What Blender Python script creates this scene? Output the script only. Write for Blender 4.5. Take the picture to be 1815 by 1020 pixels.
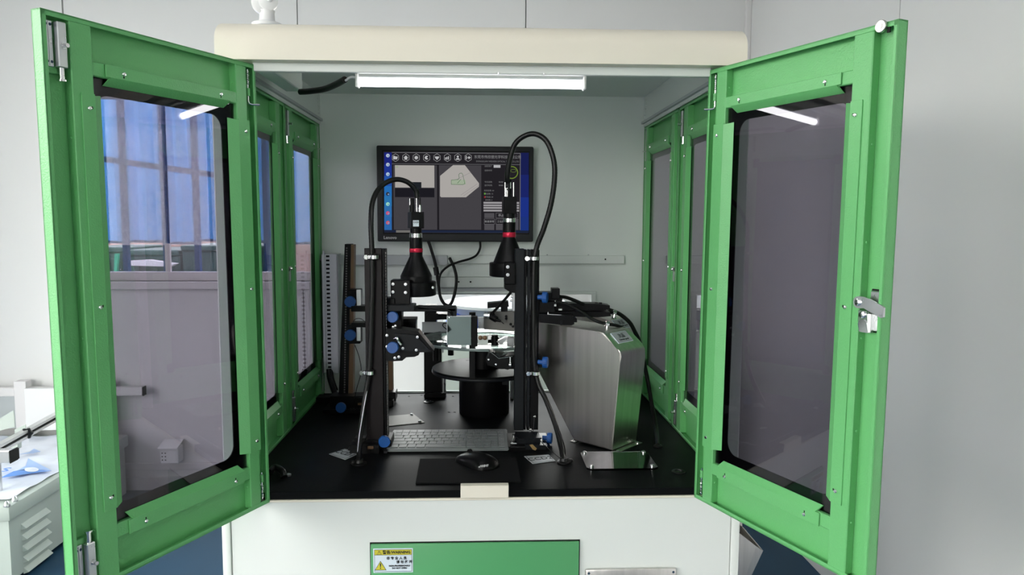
import bpy, bmesh, math, random
from math import sin, cos, pi, radians as R
from mathutils import Vector as V, Matrix
random.seed(7)
for o in list(bpy.data.objects): bpy.data.objects.remove(o)
scn = bpy.context.scene
C = scn.collection

# ------------------------------------------------------------------ camera
F_PX = 1312.2; EYE = V((-.0081, -1.6566, .6206)); PITCH, YAW, ROLL = .0911, .0419, .004
FW = V((sin(YAW)*cos(PITCH), cos(YAW)*cos(PITCH), -sin(PITCH)))
_r = V((cos(YAW), -sin(YAW), 0)); _u = _r.cross(FW)
RT = _r*cos(ROLL)+_u*sin(ROLL); UP = -_r*sin(ROLL)+_u*cos(ROLL)
cam = bpy.data.objects.new('camera', bpy.data.cameras.new('camera')); C.objects.link(cam)
cam.data.sensor_width = 36; cam.data.lens = F_PX/1815*36
cam.data.clip_start = .01; cam.data.clip_end = 300
cam.matrix_world = Matrix(((RT.x, UP.x, -FW.x, EYE.x), (RT.y, UP.y, -FW.y, EYE.y), (RT.z, UP.z, -FW.z, EYE.z), (0, 0, 0, 1)))
scn.camera = cam
scn.view_settings.view_transform = 'Standard'; scn.view_settings.look = 'None'
scn.view_settings.exposure = 0.0; scn.view_settings.gamma = 1; scn.view_settings.use_curve_mapping = False

# ------------------------------------------------------------------ sky, daylight through the windows, ceiling lamps
w = bpy.data.worlds.new('world'); scn.world = w; w.use_nodes = True
nt = w.node_tree; bg = nt.nodes['Background']
geo = nt.nodes.new('ShaderNodeTexCoord'); sep = nt.nodes.new('ShaderNodeSeparateXYZ'); cr = nt.nodes.new('ShaderNodeValToRGB')
nt.links.new(geo.outputs['Generated'], sep.inputs[0]); nt.links.new(sep.outputs['Z'], cr.inputs[0]); nt.links.new(cr.outputs[0], bg.inputs[0])
cr.color_ramp.elements[0].position = 0; cr.color_ramp.elements[0].color = (1, .945, .895, 1)
cr.color_ramp.elements[1].position = .7; cr.color_ramp.elements[1].color = (.93, .95, 1, 1)
bg.inputs[1].default_value = 11.5
def area(name, loc, direction, sx, sy, power, color=(1, 1, 1), portal=False):
    l = bpy.data.lights.new(name, 'AREA'); l.shape = 'RECTANGLE'; l.size = sx; l.size_y = sy; l.energy = power; l.color = color
    o = bpy.data.objects.new(name, l); C.objects.link(o); o.location = loc
    o.rotation_euler = V(direction).to_track_quat('-Z', 'Y').to_euler()
    if portal: l.cycles.is_portal = True
    return o
# room: x -3.1..1.37, y -4.2..2.2, z -.8..2.2 ; windows: left wall, front wall (behind the camera), back wall
WL = (-3.8, 1.0, -.4, 2.0)      # left-wall window  y0,y1,z0,z1
WF = (-2.6, -1.0, -.1, 1.9)      # front-wall window x0,x1,z0,z1
WB = (-2.07, .56, .30, 1.27)   # back-wall window  x0,x1,z0,z1
area('window_daylight', (-3.16, (WL[0]+WL[1])/2, (WL[2]+WL[3])/2), (1, 0, 0), WL[3]-WL[2], WL[1]-WL[0], 1, portal=True)
area('window_daylight', ((WF[0]+WF[1])/2, -4.26, (WF[2]+WF[3])/2), (0, 1, 0), WF[1]-WF[0], WF[3]-WF[2], 1, portal=True)
area('window_daylight', ((WB[0]+WB[1])/2, 2.26, (WB[2]+WB[3])/2), (0, -1, 0), WB[1]-WB[0], WB[3]-WB[2], 1, portal=True)

# ------------------------------------------------------------------ survey helper: a point of the photograph at a known depth
def _ray(px, py): return FW+RT*(px-907.5)/F_PX-UP*(py-510)/F_PX
def S(px, py, Y):
    d = _ray(px, py); return EYE+d*((Y-EYE.y)/d.y)
def SZ(px, py, Z=0):
    d = _ray(px, py); return EYE+d*((Z-EYE.z)/d.z)
def SX(px, py, X):
    d = _ray(px, py); return EYE+d*((X-EYE.x)/d.x)
def mpp(Y): return (Y-EYE.y)/cos(PITCH)/F_PX*.998

# ------------------------------------------------------------------ materials
def lin(r, g, b):
    f = lambda c: ((c/255+.055)/1.055)**2.4 if c > 10 else c/255/12.92
    return (f(r), f(g), f(b), 1)
def mat(name, col, rough=.5, metal=0, bump=None, spec=.5, trans=0, ior=1.45, emis=None, coat=0, mottle=0, rvar=0, streak=None):
    m = bpy.data.materials.new(name); m.use_nodes = True; n = m.node_tree; p = n.nodes['Principled BSDF']
    col = tuple(col)+((1,) if len(col) == 3 else ())
    p.inputs['Base Color'].default_value = col; p.inputs['Roughness'].default_value = rough; p.inputs['Metallic'].default_value = metal
    p.inputs['Specular IOR Level'].default_value = spec; p.inputs['IOR'].default_value = ior
    p.inputs['Transmission Weight'].default_value = trans; p.inputs['Coat Weight'].default_value = coat
    if emis: p.inputs['Emission Color'].default_value = tuple(emis[0])+((1,) if len(emis[0]) == 3 else ()); p.inputs['Emission Strength'].default_value = emis[1]
    tc = n.nodes.new('ShaderNodeTexCoord')
    def noise(scale, detail=3, vec=None):
        t = n.nodes.new('ShaderNodeTexNoise'); t.inputs['Scale'].default_value = scale; t.inputs['Detail'].default_value = detail
        if vec:
            mp = n.nodes.new('ShaderNodeMapping'); mp.inputs['Scale'].default_value = vec; n.links.new(tc.outputs['Object'], mp.inputs[0]); n.links.new(mp.outputs[0], t.inputs['Vector'])
        else: n.links.new(tc.outputs['Object'], t.inputs['Vector'])
        return t
    if mottle:
        t = noise(mottle[0], 4, mottle[2] if len(mottle) > 2 else None); mx = n.nodes.new('ShaderNodeMix'); mx.data_type = 'RGBA'; k = mottle[1]
        mx.inputs['A'].default_value = tuple(c*(1-k) for c in col[:3])+(1,); mx.inputs['B'].default_value = tuple(min(1, c*(1+k)) for c in col[:3])+(1,)
        n.links.new(t.outputs['Fac'], mx.inputs['Factor']); n.links.new(mx.outputs['Result'], p.inputs['Base Color'])
    if rvar:
        t = noise(rvar[0], 3); mr = n.nodes.new('ShaderNodeMapRange'); mr.inputs['To Min'].default_value = max(0, rough-rvar[1]); mr.inputs['To Max'].default_value = rough+rvar[1]
        n.links.new(t.outputs['Fac'], mr.inputs['Value']); n.links.new(mr.outputs[0], p.inputs['Roughness'])
    if bump:
        t = noise(bump[0], 2, streak); b = n.nodes.new('ShaderNodeBump'); b.inputs['Strength'].default_value = bump[1]; b.inputs['Distance'].default_value = bump[2] if len(bump) > 2 else .001
        n.links.new(t.outputs['Fac'], b.inputs['Height']); n.links.new(b.outputs[0], p.inputs['Normal'])
    return m
def tint(name, col, refl=1.0, rough=0.0):      # thin clear or smoked sheet: tinted transparency + mirror reflection by angle
    m = bpy.data.materials.new(name); m.use_nodes = True; n = m.node_tree; n.nodes.clear()
    out = n.nodes.new('ShaderNodeOutputMaterial'); tr = n.nodes.new('ShaderNodeBsdfTransparent'); gl = n.nodes.new('ShaderNodeBsdfGlossy'); mx = n.nodes.new('ShaderNodeMixShader')
    tr.inputs[0].default_value = tuple(col)+(1,); gl.inputs['Roughness'].default_value = rough; gl.inputs['Color'].default_value = (1, 1, 1, 1)
    lw = n.nodes.new('ShaderNodeLayerWeight'); lw.inputs['Blend'].default_value = .5
    pw = n.nodes.new('ShaderNodeMath'); pw.operation = 'POWER'; pw.inputs[1].default_value = 4.0
    ma = n.nodes.new('ShaderNodeMath'); ma.operation = 'MULTIPLY_ADD'; ma.inputs[1].default_value = .95*refl; ma.inputs[2].default_value = .05*refl
    n.links.new(lw.outputs['Facing'], pw.inputs[0]); n.links.new(pw.outputs[0], ma.inputs[0]); n.links.new(ma.outputs[0], mx.inputs[0])
    n.links.new(tr.outputs[0], mx.inputs[1]); n.links.new(gl.outputs[0], mx.inputs[2]); n.links.new(mx.outputs[0], out.inputs[0])
    return m
def emi(name, col, s=1.0):
    m = bpy.data.materials.new(name); m.use_nodes = True; n = m.node_tree; n.nodes.clear()
    out = n.nodes.new('ShaderNodeOutputMaterial'); e = n.nodes.new('ShaderNodeEmission'); e.inputs[0].default_value = tuple(col[:3])+(1,); e.inputs[1].default_value = s
    n.links.new(e.outputs[0], out.inputs[0]); return m
M = dict(
 green=mat('green_powder_coat', (.135, .45, .155), .38, bump=(330, .5, .0012), spec=.6),
 green2=mat('green_panel_paint', (.085, .34, .13), .35, bump=(300, .1, .0004)),
 cream=mat('cream_paint', (.80, .745, .63), .4, bump=(300, .15, .0003), mottle=(6, .02)),
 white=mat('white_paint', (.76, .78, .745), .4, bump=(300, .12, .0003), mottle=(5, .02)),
 inner=mat('inner_grey_white_paint', (.70, .755, .715), .42, bump=(260, .3, .0004)),
 wall=mat('wall_panel_paint', (.74, .735, .73), .5, mottle=(1.5, .015), spec=.35),
 ceil=mat('ceiling_paint', (.75, .75, .75), .6),
 floor=mat('blue_floor_paint', (.015, .050, .092), .5, spec=.25, mottle=(4, .12), bump=(60, .1, .001)),
 black=mat('black_anodised', (.0035, .0035, .004), .36, spec=.2, bump=(500, .1, .0002)),
 black_warm=mat('brown_black_anodised', (.011, .008, .0085), .4, spec=.2),
 slate=mat('slate_anodised', (.0075, .009, .011), .4, spec=.25),
 table=mat('black_table_coat', (.004, .0045, .005), .5, spec=.08, bump=(220, .25, .0003), rvar=(5, .07)),
 rubber=mat('black_rubber', (.006, .006, .006), .36, spec=.35),
 pad=mat('black_cloth', (.0055, .0055, .006), .85, spec=.2, bump=(900, .3, .0003)),
 plastic=mat('black_plastic', (.008, .009, .010), .42),
 bezel=mat('monitor_bezel', (.018, .019, .021), .45, bump=(600, .1, .0002)),
 gap=mat('dark_opening', (.004, .004, .004), .8),
 steel=mat('brushed_steel', (.68, .65, .62), .33, 1, bump=(30, .15, .0005), streak=(60, 60, .8), rvar=(8, .04), mottle=(1.2, .22, (60, 60, 1.2))),
 plate=mat('brushed_aluminium_plate', (.24, .235, .22), .6, .5, bump=(30, .12, .0005), streak=(40, 1, 40)),
 chrome=mat('chrome', (.80, .80, .80), .14, 1),
 zinc=mat('zinc_plated', (.66, .67, .68), .30, 1, rvar=(60, .08)),
 alu=mat('aluminium', (.70, .70, .70), .35, 1),
 glassalu=mat('white_aluminium_frame', (.72, .70, .70), .4),
 red=mat('red_anodised', (.62, .02, .06), .25, .5),
 blue=mat('blue_knob', (.010, .085, .32), .42, mottle=(90, .06)),
 brass=mat('brass', (.75, .52, .22), .3, .9),
 bronze=mat('bronze_strip', (.17, .10, .055), .45, .4),
 duct=mat('grey_pvc', (.44, .47, .48), .45),
 key=mat('keyboard_grey', (.20, .215, .215), .45),
 keytop=mat('keycap_grey', (.19, .20, .20), .5),
 ink=mat('black_ink', (.012, .014, .018), .5), inkblue=mat('navy_ink', (.02, .05, .09), .5),
 paper=mat('grey_label', (.42, .44, .46), .45), stick=mat('white_label', (.72, .80, .86), .4),
 yellow=mat('yellow_ink', (.62, .55, .05), .4), silver=mat('silver_ink', (.55, .55, .56), .4),
 whitep=mat('white_plastic', (.80, .80, .80), .3),
 film=mat('plastic_film', (.74, .78, .88), .22, bump=(9, .5, .006)), print_=mat('blue_print', (.10, .28, .72), .35), print2=mat('light_blue_print', (.34, .50, .82), .35),
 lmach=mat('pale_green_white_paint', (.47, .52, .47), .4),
 tarp=mat('blue_sheet', (.17, .46, .74), .7, mottle=(1.3, .06), bump=(3, .3, .01), spec=.15), post=mat('blue_grey_post', (.008, .045, .15), .7, spec=.1),
 dgreen=mat('dark_green_paint', (.008, .06, .045), .5, mottle=(4, .5)), bgreen=mat('bright_green_plastic', (.02, .42, .22), .4),
 brick=mat('pinkish_render', (.40, .27, .23), .8, mottle=(6, .2)), asphalt=mat('yard_concrete', (.26, .25, .24), .9),
 hill=mat('wooded_hill', (.10, .12, .11), 1, mottle=(.2, .4)),
 smoke=tint('smoked_acrylic', (.52, .495, .545), .65), clear=tint('clear_acrylic', (.93, .95, .94), 1.0), glass=tint('window_glass', (.95, .97, .96), 1.0),
 disc=tint('turntable_glass', (.66, .74, .72), .45), rim=mat('glass_rim', (.20, .25, .24), .15), prism=mat('mirror_glass', (.17, .21, .20), .06, 1),
 tooth=mat('rack_tooth_grey', (.16, .15, .15), .35, .6),
 tube=emi('tube_light', (1, 1, 1), 19), mirror=mat('mirror', (.8, .8, .8), .02, 1),
)
def scol(r, g, b, k=1.0):
    key = 'screen_%d_%d_%d' % (r, g, b)
    if key not in M: M[key] = emi(key, lin(r, g, b), k)
    return M[key]

# ------------------------------------------------------------------ mesh helpers
XF = None
def B(): return bmesh.new()
def box(bm, x0, x1, y0, y1, z0, z1, bev=0, seg=1):
    vs = [bm.verts.new((x, y, z)) for x in (x0, x1) for y in (y0, y1) for z in (z0, z1)]
    fs = [bm.faces.new([vs[i] for i in q]) for q in ((0, 1, 3, 2), (4, 6, 7, 5), (0, 4, 5, 1), (2, 3, 7, 6), (0, 2, 6, 4), (1, 5, 7, 3))]
    if bev: bmesh.ops.bevel(bm, geom=list({e for f in fs for e in f.edges}), offset=bev, segments=seg, profile=.5, affect='EDGES')
    return vs
def frame_of(axis):
    a = V(axis).normalized(); t = V((0, 0, 1)) if abs(a.z) < .9 else V((1, 0, 0)); x = t.cross(a).normalized(); return x, a.cross(x), a
def ring(bm, c, x, y, r, seg, ph=0): return [bm.verts.new(c+x*cos(2*pi*i/seg+ph)*r+y*sin(2*pi*i/seg+ph)*r) for i in range(seg)]
def lathe(bm, o, prof, seg=32, axis=(0, 0, 1), cap=True, ph=0):     # prof = [(r, h)...]
    x, y, a = frame_of(axis); o = V(o); rs = [ring(bm, o+a*h, x, y, max(r, 1e-5), seg, ph) for r, h in prof]
    for p, q in zip(rs, rs[1:]):
        for i in range(seg): bm.faces.new((p[i], p[(i+1) % seg], q[(i+1) % seg], q[i]))
    if cap:
        bm.faces.new(rs[0][::-1]); bm.faces.new(rs[-1])
def cyl(bm, p0, p1, r, seg=20, r1=None):
    p0 = V(p0); p1 = V(p1); lathe(bm, p0, [(r, 0), (r if r1 is None else r1, (p1-p0).length)], seg, p1-p0)
def prism(bm, pts, vec):
    vec = V(vec); a = [bm.verts.new(V(p)) for p in pts]; b = [bm.verts.new(V(p)+vec) for p in pts]; n = len(a)
    bm.faces.new(a[::-1]); bm.faces.new(b)
    for i in range(n): bm.faces.new((a[i], a[(i+1) % n], b[(i+1) % n], b[i]))
def spline(pts, k=8):
    P = [V(p) for p in pts]
    if len(P) < 3: return P
    P = [P[0]*2-P[1]]+P+[P[-1]*2-P[-2]]; out = []
    for i in range(1, len(P)-2):
        for j in range(k):
            t = j/k; a, b, c, d = P[i-1:i+3]
            out.append(.5*((2*b)+(c-a)*t+(2*a-5*b+4*c-d)*t*t+(3*b-a-3*c+d)*t**3))
    out.append(P[-2]); return out
def tube(bm, pts, r, seg=10, k=8, ribs=0):
    P = spline(pts, k); n = len(P); x = None; rs = []
    for i in range(n):
        t = (P[min(i+1, n-1)]-P[max(i-1, 0)]).normalized()
        if x is None: x = frame_of(t)[0]
        x = (x-t*x.dot(t)).normalized(); y = t.cross(x)
        rr = r*(1+ribs*(i % 2))
        rs.append([bm.verts.new(P[i]+x*cos(2*pi*j/seg)*rr+y*sin(2*pi*j/seg)*rr) for j in range(seg)])
    for p, q in zip(rs, rs[1:]):
        for j in range(seg): bm.faces.new((p[j], p[(j+1) % seg], q[(j+1) % seg], q[j]))
    bm.faces.new(rs[0][::-1]); bm.faces.new(rs[-1])
def pb(bm, x0, y0, x1, y1, Y, dY, bev=0):      # box whose front face covers that part of the photo at depth Y
    a = S(x0, y1, Y); b = S(x1, y0, Y); return box(bm, min(a.x, b.x), max(a.x, b.x), Y, Y+dY, min(a.z, b.z), max(a.z, b.z), bev)
def pp(bm, pts, Y, dY): prism(bm, [S(u, v, Y) for u, v in pts], (0, dY, 0))

def finish(bm, name, m, smooth=True):
    if XF is not None:
        bm.transform(XF)
    bmesh.ops.recalc_face_normals(bm, faces=bm.faces[:])
    me = bpy.data.meshes.new(name); bm.to_mesh(me); bm.free()
    for mm in (m if isinstance(m, (list, tuple)) else [m]): me.materials.append(M[mm] if isinstance(mm, str) else mm)
    if smooth:
        for p in me.polygons: p.use_smooth = True
        me.set_sharp_from_angle(angle=R(35))
    return me
def props(o, label, cat, group, kind):
    if label: o['label'] = label
    if cat: o['category'] = cat
    if group: o['group'] = group
    if kind: o['kind'] = kind
def obj(name, bm, m, parent=None, label=None, cat=None, group=None, kind=None, smooth=True):
    me = finish(bm, name, m, smooth); o = bpy.data.objects.new(name, me); C.objects.link(o)
    if parent is not None:
        o.parent = parent
        if parent.parent is None and parent.type == 'EMPTY' or parent.get('_shift'):
            o.matrix_parent_inverse = Matrix.Translation(-parent.location)
    elif cat:                                     # a thing that is one mesh: origin at its base
        vs = [v.co for v in me.vertices]
        c = V(((min(v.x for v in vs)+max(v.x for v in vs))/2, (min(v.y for v in vs)+max(v.y for v in vs))/2, min(v.z for v in vs)))
        me.transform(Matrix.Translation(-c)); o.location = c; o['_shift'] = 1
    props(o, label, cat, group, kind); return o
def thing(name, label, cat, loc, group=None, kind=None):
    o = bpy.data.objects.new(name, None); C.objects.link(o); o.location = loc; o.empty_display_size = .05
    props(o, label, cat, group, kind); return o
def text(name, s, size, o, right, up, m, parent, align='CENTER', ext=.0002, sx=1.0, bold=0):
    cu = bpy.data.curves.new(name, 'FONT'); cu.body = s; cu.size = size; cu.align_x = align; cu.align_y = 'CENTER'; cu.extrude = ext; cu.resolution_u = 2; cu.offset = bold
    t = bpy.data.objects.new(name, cu); me = bpy.data.meshes.new_from_object(t)
    r = V(right).normalized(); u = V(up).normalized(); n = r.cross(u); o = V(o)
    Mx = Matrix(((r.x*sx, u.x, n.x, o.x), (r.y*sx, u.y, n.y, o.y), (r.z*sx, u.z, n.z, o.z), (0, 0, 0, 1)))
    if XF is not None: Mx = XF @ Mx
    me.transform(Mx); bpy.data.objects.remove(t); bpy.data.curves.remove(cu)
    me.materials.clear(); me.materials.append(M[m] if isinstance(m, str) else m)
    ob = bpy.data.objects.new(name, me); C.objects.link(ob); ob.parent = parent
    if parent.parent is None and parent.type == 'EMPTY' or parent.get('_shift'): ob.matrix_parent_inverse = Matrix.Translation(-parent.location)
    return ob
def struct(name, bm, m, parent=None, smooth=False): return obj(name, bm, m, parent, kind='structure' if parent is None else None, smooth=smooth)

# ------------------------------------------------------------------ the room
X0, X1, Y0, Y1, ZF, ZC = -3.1, 1.37, -4.2, 2.2, -.8, 2.2
b = B(); box(b, X0-.1, X1+.1, Y0-.1, Y1+.1, ZF-.1, ZF); struct('floor', b, 'floor')
b = B(); box(b, X0-.1, X1+.1, Y0-.1, Y1+.1, ZC, ZC+.1); struct('ceiling', b, 'ceil')
def wall_panels(parent, axis, pos, a0, a1, seams, hole, sgn):
    """sandwich panels, each a piece with a recessed joint; a window opening cuts them"""
    xs = [a0]+sorted(s for s in seams if a0 < s < a1)+[a1]
    for p, q in zip(xs, xs[1:]):
        b = B(); g = .0025
        def blk(u0, u1, z0, z1):
            if u1-u0 < .004 or z1-z0 < .004: return
            if axis == 'x': box(b, u0, u1, *sorted((pos, pos+sgn*.03)), z0, z1)
            else: box(b, *sorted((pos, pos+sgn*.03)), u0, u1, z0, z1)
        u0, u1 = p+g, q-g
        if hole and u0 < hole[1] and u1 > hole[0]:
            h0, h1 = max(u0, hole[0]), min(u1, hole[1])
            blk(u0, h0, ZF, ZC); blk(h1, u1, ZF, ZC); blk(h0, h1, ZF, hole[2]); blk(h0, h1, hole[3], ZC)
        else: blk(u0, u1, ZF, ZC)
        obj('panel', b, 'wall', parent, smooth=False)
def wall_core(name, axis, pos, a0, a1, hole, sgn):
    b = B()
    def blk(u0, u1, z0, z1):
        if axis == 'x': box(b, u0, u1, *sorted((pos+sgn*.03, pos+sgn*.10)), z0, z1)
        else: box(b, *sorted((pos+sgn*.03, pos+sgn*.10)), u0, u1, z0, z1)
    if hole: blk(a0, hole[0], ZF, ZC); blk(hole[1], a1, ZF, ZC); blk(hole[0], hole[1], ZF, hole[2]); blk(hole[0], hole[1], hole[3], ZC)
    else: blk(a0, a1, ZF, ZC)
    return struct(name, b, 'duct')
wb = wall_core('wall_back', 'x', Y1, X0-.1, X1+.1, WB, 1); wall_panels(wb, 'x', Y1, X0, X1, (-2.076, -.928, .218), WB, 1)
wr = wall_core('wall_right', 'y', X1, Y0, Y1+.03, None, 1); wall_panels(wr, 'y', X1, Y0, Y1, (.8, -.35, -1.5, -2.65, -3.8), None, 1)
wl = wall_core('wall_left', 'y', X0, Y0, Y1+.03, WL, -1); wall_panels(wl, 'y', X0, Y0, Y1, (-3.05, -1.9, -.75, .4, 1.55), WL, -1)
wf = wall_core('wall_front', 'x', Y0, X0-.1, X1+.1, WF, -1); wall_panels(wf, 'x', Y0, X0, X1, (-1.95, -.8, .35), WF, -1)
b = B(); box(b, X0, X1, Y1-.012, Y1, ZF, ZF+.07, .002); struct('baseboard_back', b, 'glassalu')
b = B(); box(b, X1-.012, X1, Y0, Y1-.012, ZF, ZF+.07, .002); struct('baseboard_right', b, 'glassalu')
b = B(); box(b, X1-.028, X1, Y1-.028, Y1, ZF+.07, ZC, .003); struct('trim_1', b, 'glassalu')
def window(name, axis, pos, h, n, sill=False):
    b = B(); t = .045
    def blk(bb, u0, u1, z0, z1, d0=-.02, d1=.03):
        if axis == 'x': box(bb, u0, u1, pos+d0, pos+d1, z0, z1, .002)
        else: box(bb, pos+d0, pos+d1, u0, u1, z0, z1, .002)
    blk(b, h[0], h[1], h[2], h[2]+t); blk(b, h[0], h[1], h[3]-t, h[3]); blk(b, h[0], h[0]+t, h[2]+t, h[3]-t); blk(b, h[1]-t, h[1], h[2]+t, h[3]-t)
    wd = struct(name, b, 'glassalu')
    for i in range(1, n):
        u = h[0]+(h[1]-h[0])*i/n; b = B(); blk(b, u-.014, u+.014, h[2]+t, h[3]-t, -.01, .02); obj('mullion', b, 'glassalu', wd)
    for i in range(n):
        u0 = h[0]+(h[1]-h[0])*i/n+.01; u1 = h[0]+(h[1]-h[0])*(i+1)/n-.01; b = B()
        if axis == 'x': box(b, u0, u1, pos+.004, pos+.009, h[2]+.02, h[3]-.02)
        else: box(b, pos+.004, pos+.009, u0, u1, h[2]+.02, h[3]-.02)
        obj('pane', b, 'glass', wd, smooth=False)
    return wd
wB = window('window_1', 'x', Y1+.05, WB, 1)
for xm in (-.75, -.10):
    b = B(); box(b, xm-.014, xm+.014, Y1+.04, Y1+.07, WB[2]+.045, WB[3]-.045, .002); obj('mullion', b, 'glassalu', wB)
b = B(); box(b, WB[0]-.03, WB[1]+.03, Y1-.03, Y1+.03, WB[2]-.04, WB[2], .003); obj('sill', b, 'glassalu', wB)
b = B(); pb(b, 294, 432, 300, 496, Y1+.04, .02); obj('mullion', b, 'glassalu', wB)
window('window_2', 'y', X0-.05, WL, 4); window('window_3', 'x', Y0-.05, WF, 2)
# ceiling lamps of the room (behind the camera)
for i, (lx, ly) in enumerate(((-1.6, -2.6), (.1, -2.6))):
    t = thing('ceiling_lamp', ('left' if i == 0 else 'right')+' one of two long white tube lamps on the ceiling behind the viewer', 'lamp', (lx, ly, ZC-.06), group='ceiling lamps')
    b = B(); box(b, lx-.03, lx+.03, ly-.6, ly+.6, ZC-.05, ZC, .004); obj('housing', b, 'whitep', t)
    b = B(); cyl(b, (lx, ly-.58, ZC-.062), (lx, ly+.58, ZC-.062), .013, 16); obj('tube', b, 'tube', t)

# ------------------------------------------------------------------ outdoors, seen through the windows
b = B(); box(b, -40, 30, -40, 40, ZF-.3, ZF-.2); struct('ground', b, 'asphalt')
b = B(); n = 40
for sgn, X in ((-1, -34),):
    top = [(X, -40+80*i/n, 1.5+2.2*abs(sin(i*.35))+1.2*sin(i*.9+1)+random.random()*.4) for i in range(n+1)]
    prism(b, [(X, -40, -1)]+top+[(X, 40, -1)], (-3, 0, 0))
struct('hills', b, 'hill')
YB = 3.0                                   # blue sheets on a steel frame in the yard
sh = thing('sheet_screen', 'blue plastic sheets hung on a steel frame outside the back window', 'screen', (-1.6, YB, ZF-.2))
for u0, u1, yb in ((95, 213, 428), (213, 287, 427), (287, 343, 430), (343, 400, 425), (400, 470, 427), (470, 575, 430)):
    b = B(); a = S(u0, yb, YB); c = S(u1, 60, YB); nn = 14; rows = 5; g = []
    for j in range(rows+1):
        g.append([b.verts.new((a.x+(c.x-a.x)*i/nn+.004*sin(j*2), YB+.02*sin(i*1.4+j*.3)+.012*random.random(), a.z+(c.z+.3-a.z)*j/rows)) for i in range(nn+1)])
    for j in range(rows):
        for i in range(nn): b.faces.new((g[j][i], g[j][i+1], g[j+1][i+1], g[j+1][i]))
    r_ = bmesh.ops.solidify(b, geom=b.faces[:], thickness=.004); obj('sheet', b, 'tarp', sh)
    b = B(); box(b, a.x+.01, c.x-.01, YB-.005, YB+.02, a.z-.012, a.z+.004); obj('hem', b, 'post', sh)
for u in (218, 290, 346, 470):
    b = B(); p = S(u, 300, YB-.08); box(b, p.x-.014, p.x+.014, YB-.10, YB-.06, ZF-.2, 2.2); obj('frame_post', b, 'post', sh)
b = B(); a = S(170, 275, YB-.12); c = S(400, 308, YB-.12); d = S(400, 318, YB-.12)
prism(b, [a, V((a.x, a.y, a.z-.035)), V((c.x, c.y, c.z-.035)), c], (0, .03, 0)); obj('frame_rail', b, 'post', sh)
wl2 = thing('yard_wall', 'low pinkish rendered wall in the yard behind the green crates', 'wall', (-1.5, 5.2, ZF-.2))
b = B(); box(b, -5, 1.5, 5.2, 5.4, ZF-.2, .62); obj('wall_body', b, 'brick', wl2)
b = B(); box(b, -5, 1.5, 5.15, 5.42, .62, .68, .01); obj('coping', b, 'glassalu', wl2)
labs = ('leftmost dark green crate beyond the back window, with a bright green handle', 'middle dark green crate beyond the back window, pale sheet on its lid', 'right dark green crate beyond the back window beside the cabinet')
for i, (u0, u1, v0) in enumerate(((150, 224, 443), (228, 318, 448), (322, 480, 440))):
    a = S(u0, v0, 3.9); c = S(u1, v0, 3.9)
    t = thing('green_crate', labs[i], 'crate', ((a.x+c.x)/2, 4.1, ZF-.2), group='green crates in the yard')
    b = B(); box(b, a.x, c.x, 3.9, 4.5, ZF-.2, a.z-.02, .01); obj('body', b, 'dgreen', t)
    b = B(); box(b, a.x-.003, c.x+.003, 3.88, 4.52, a.z-.02, a.z+.02, .008); obj('lid', b, 'dgreen', t)
    for k in range(3):
        xx = a.x+(c.x-a.x)*(k+.5)/3; b = B(); box(b, xx-.02, xx+.02, 3.87, 3.9, ZF-.1, a.z-.06, .004); obj('rib', b, 'dgreen', t)
    if i == 0: b = B(); pp(b, [(203, 450), (209, 450), (206, 495), (201, 495)], 3.84, .03); obj('handle', b, 'bgreen', t)
    if i == 1: b = B(); pp(b, [(226, 463), (262, 461), (310, 468), (300, 473), (226, 471)], 3.80, .08); obj('pale_sheet', b, 'glassalu', t)

# ------------------------------------------------------------------ THE INSPECTION CABINET
cab = thing('inspection_cabinet', 'tall cream and white machine cabinet with open green doors and a black worktable', 'machine', (0, .45, ZF))
WI = .567; DI = .9706
b = B()   # base shell
box(b, -.578, .578, .004, .99, ZF+.06, -.0195)
obj('base_panel', b, 'white', cab, smooth=False)
for x in (-.6, .58):
    b = B(); box(b, x, x+.02, 0, .03, ZF+.05, -.0195, .004, 2); obj('corner_post', b, 'white', cab)
    b = B(); box(b, x if x < 0 else x, x+.02, .03, .99, ZF+.05, -.0195, .002); obj('side_panel', b, 'white', cab)
b = B(); box(b, -.6, .6, -.001, .03, -.0235, -.0185, .001); obj('base_ledge', b, 'cream', cab)
for x in (-.55, .55):
    for y in (.06, .93): b = B(); lathe(b, (x, y, ZF), [(.03, 0), (.03, .012), (.012, .02), (.012, .062)], 16); obj('foot', b, 'rubber', cab)
# worktable
b = B(); box(b, -.598, .598, .003, .985, -.018, -.0004, .0012); tb = obj('worktable', b, 'table', cab)
for u, v in ((700, 706), (725, 703), (747, 701), (803, 703), (796, 731), (806, 731), (530, 766), (845, 720)):
    p = SZ(u, v); b = B(); lathe(b, (p.x, p.y, 0), [(.004, 0), (.004, .0005)], 12); obj('tapped_hole', b, 'gap', tb)
for u, v in ((1203, 837), (760, 713), (863, 765)):
    p = SZ(u, v); b = B(); lathe(b, (p.x, p.y, 0), [(.017, 0), (.017, .002), (.011, .003), (.010, .0005)], 24); obj('grommet', b, 'rubber', tb)
b = B(); box(b, -.055, .055, -.012, -.009, -.0145, .0135, .001); box(b, -.055, .055, -.012, .006, .0135, .0150, .0005); obj('table_tab', b, 'cream', cab, label='white folded metal tab on the table edge')
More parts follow.
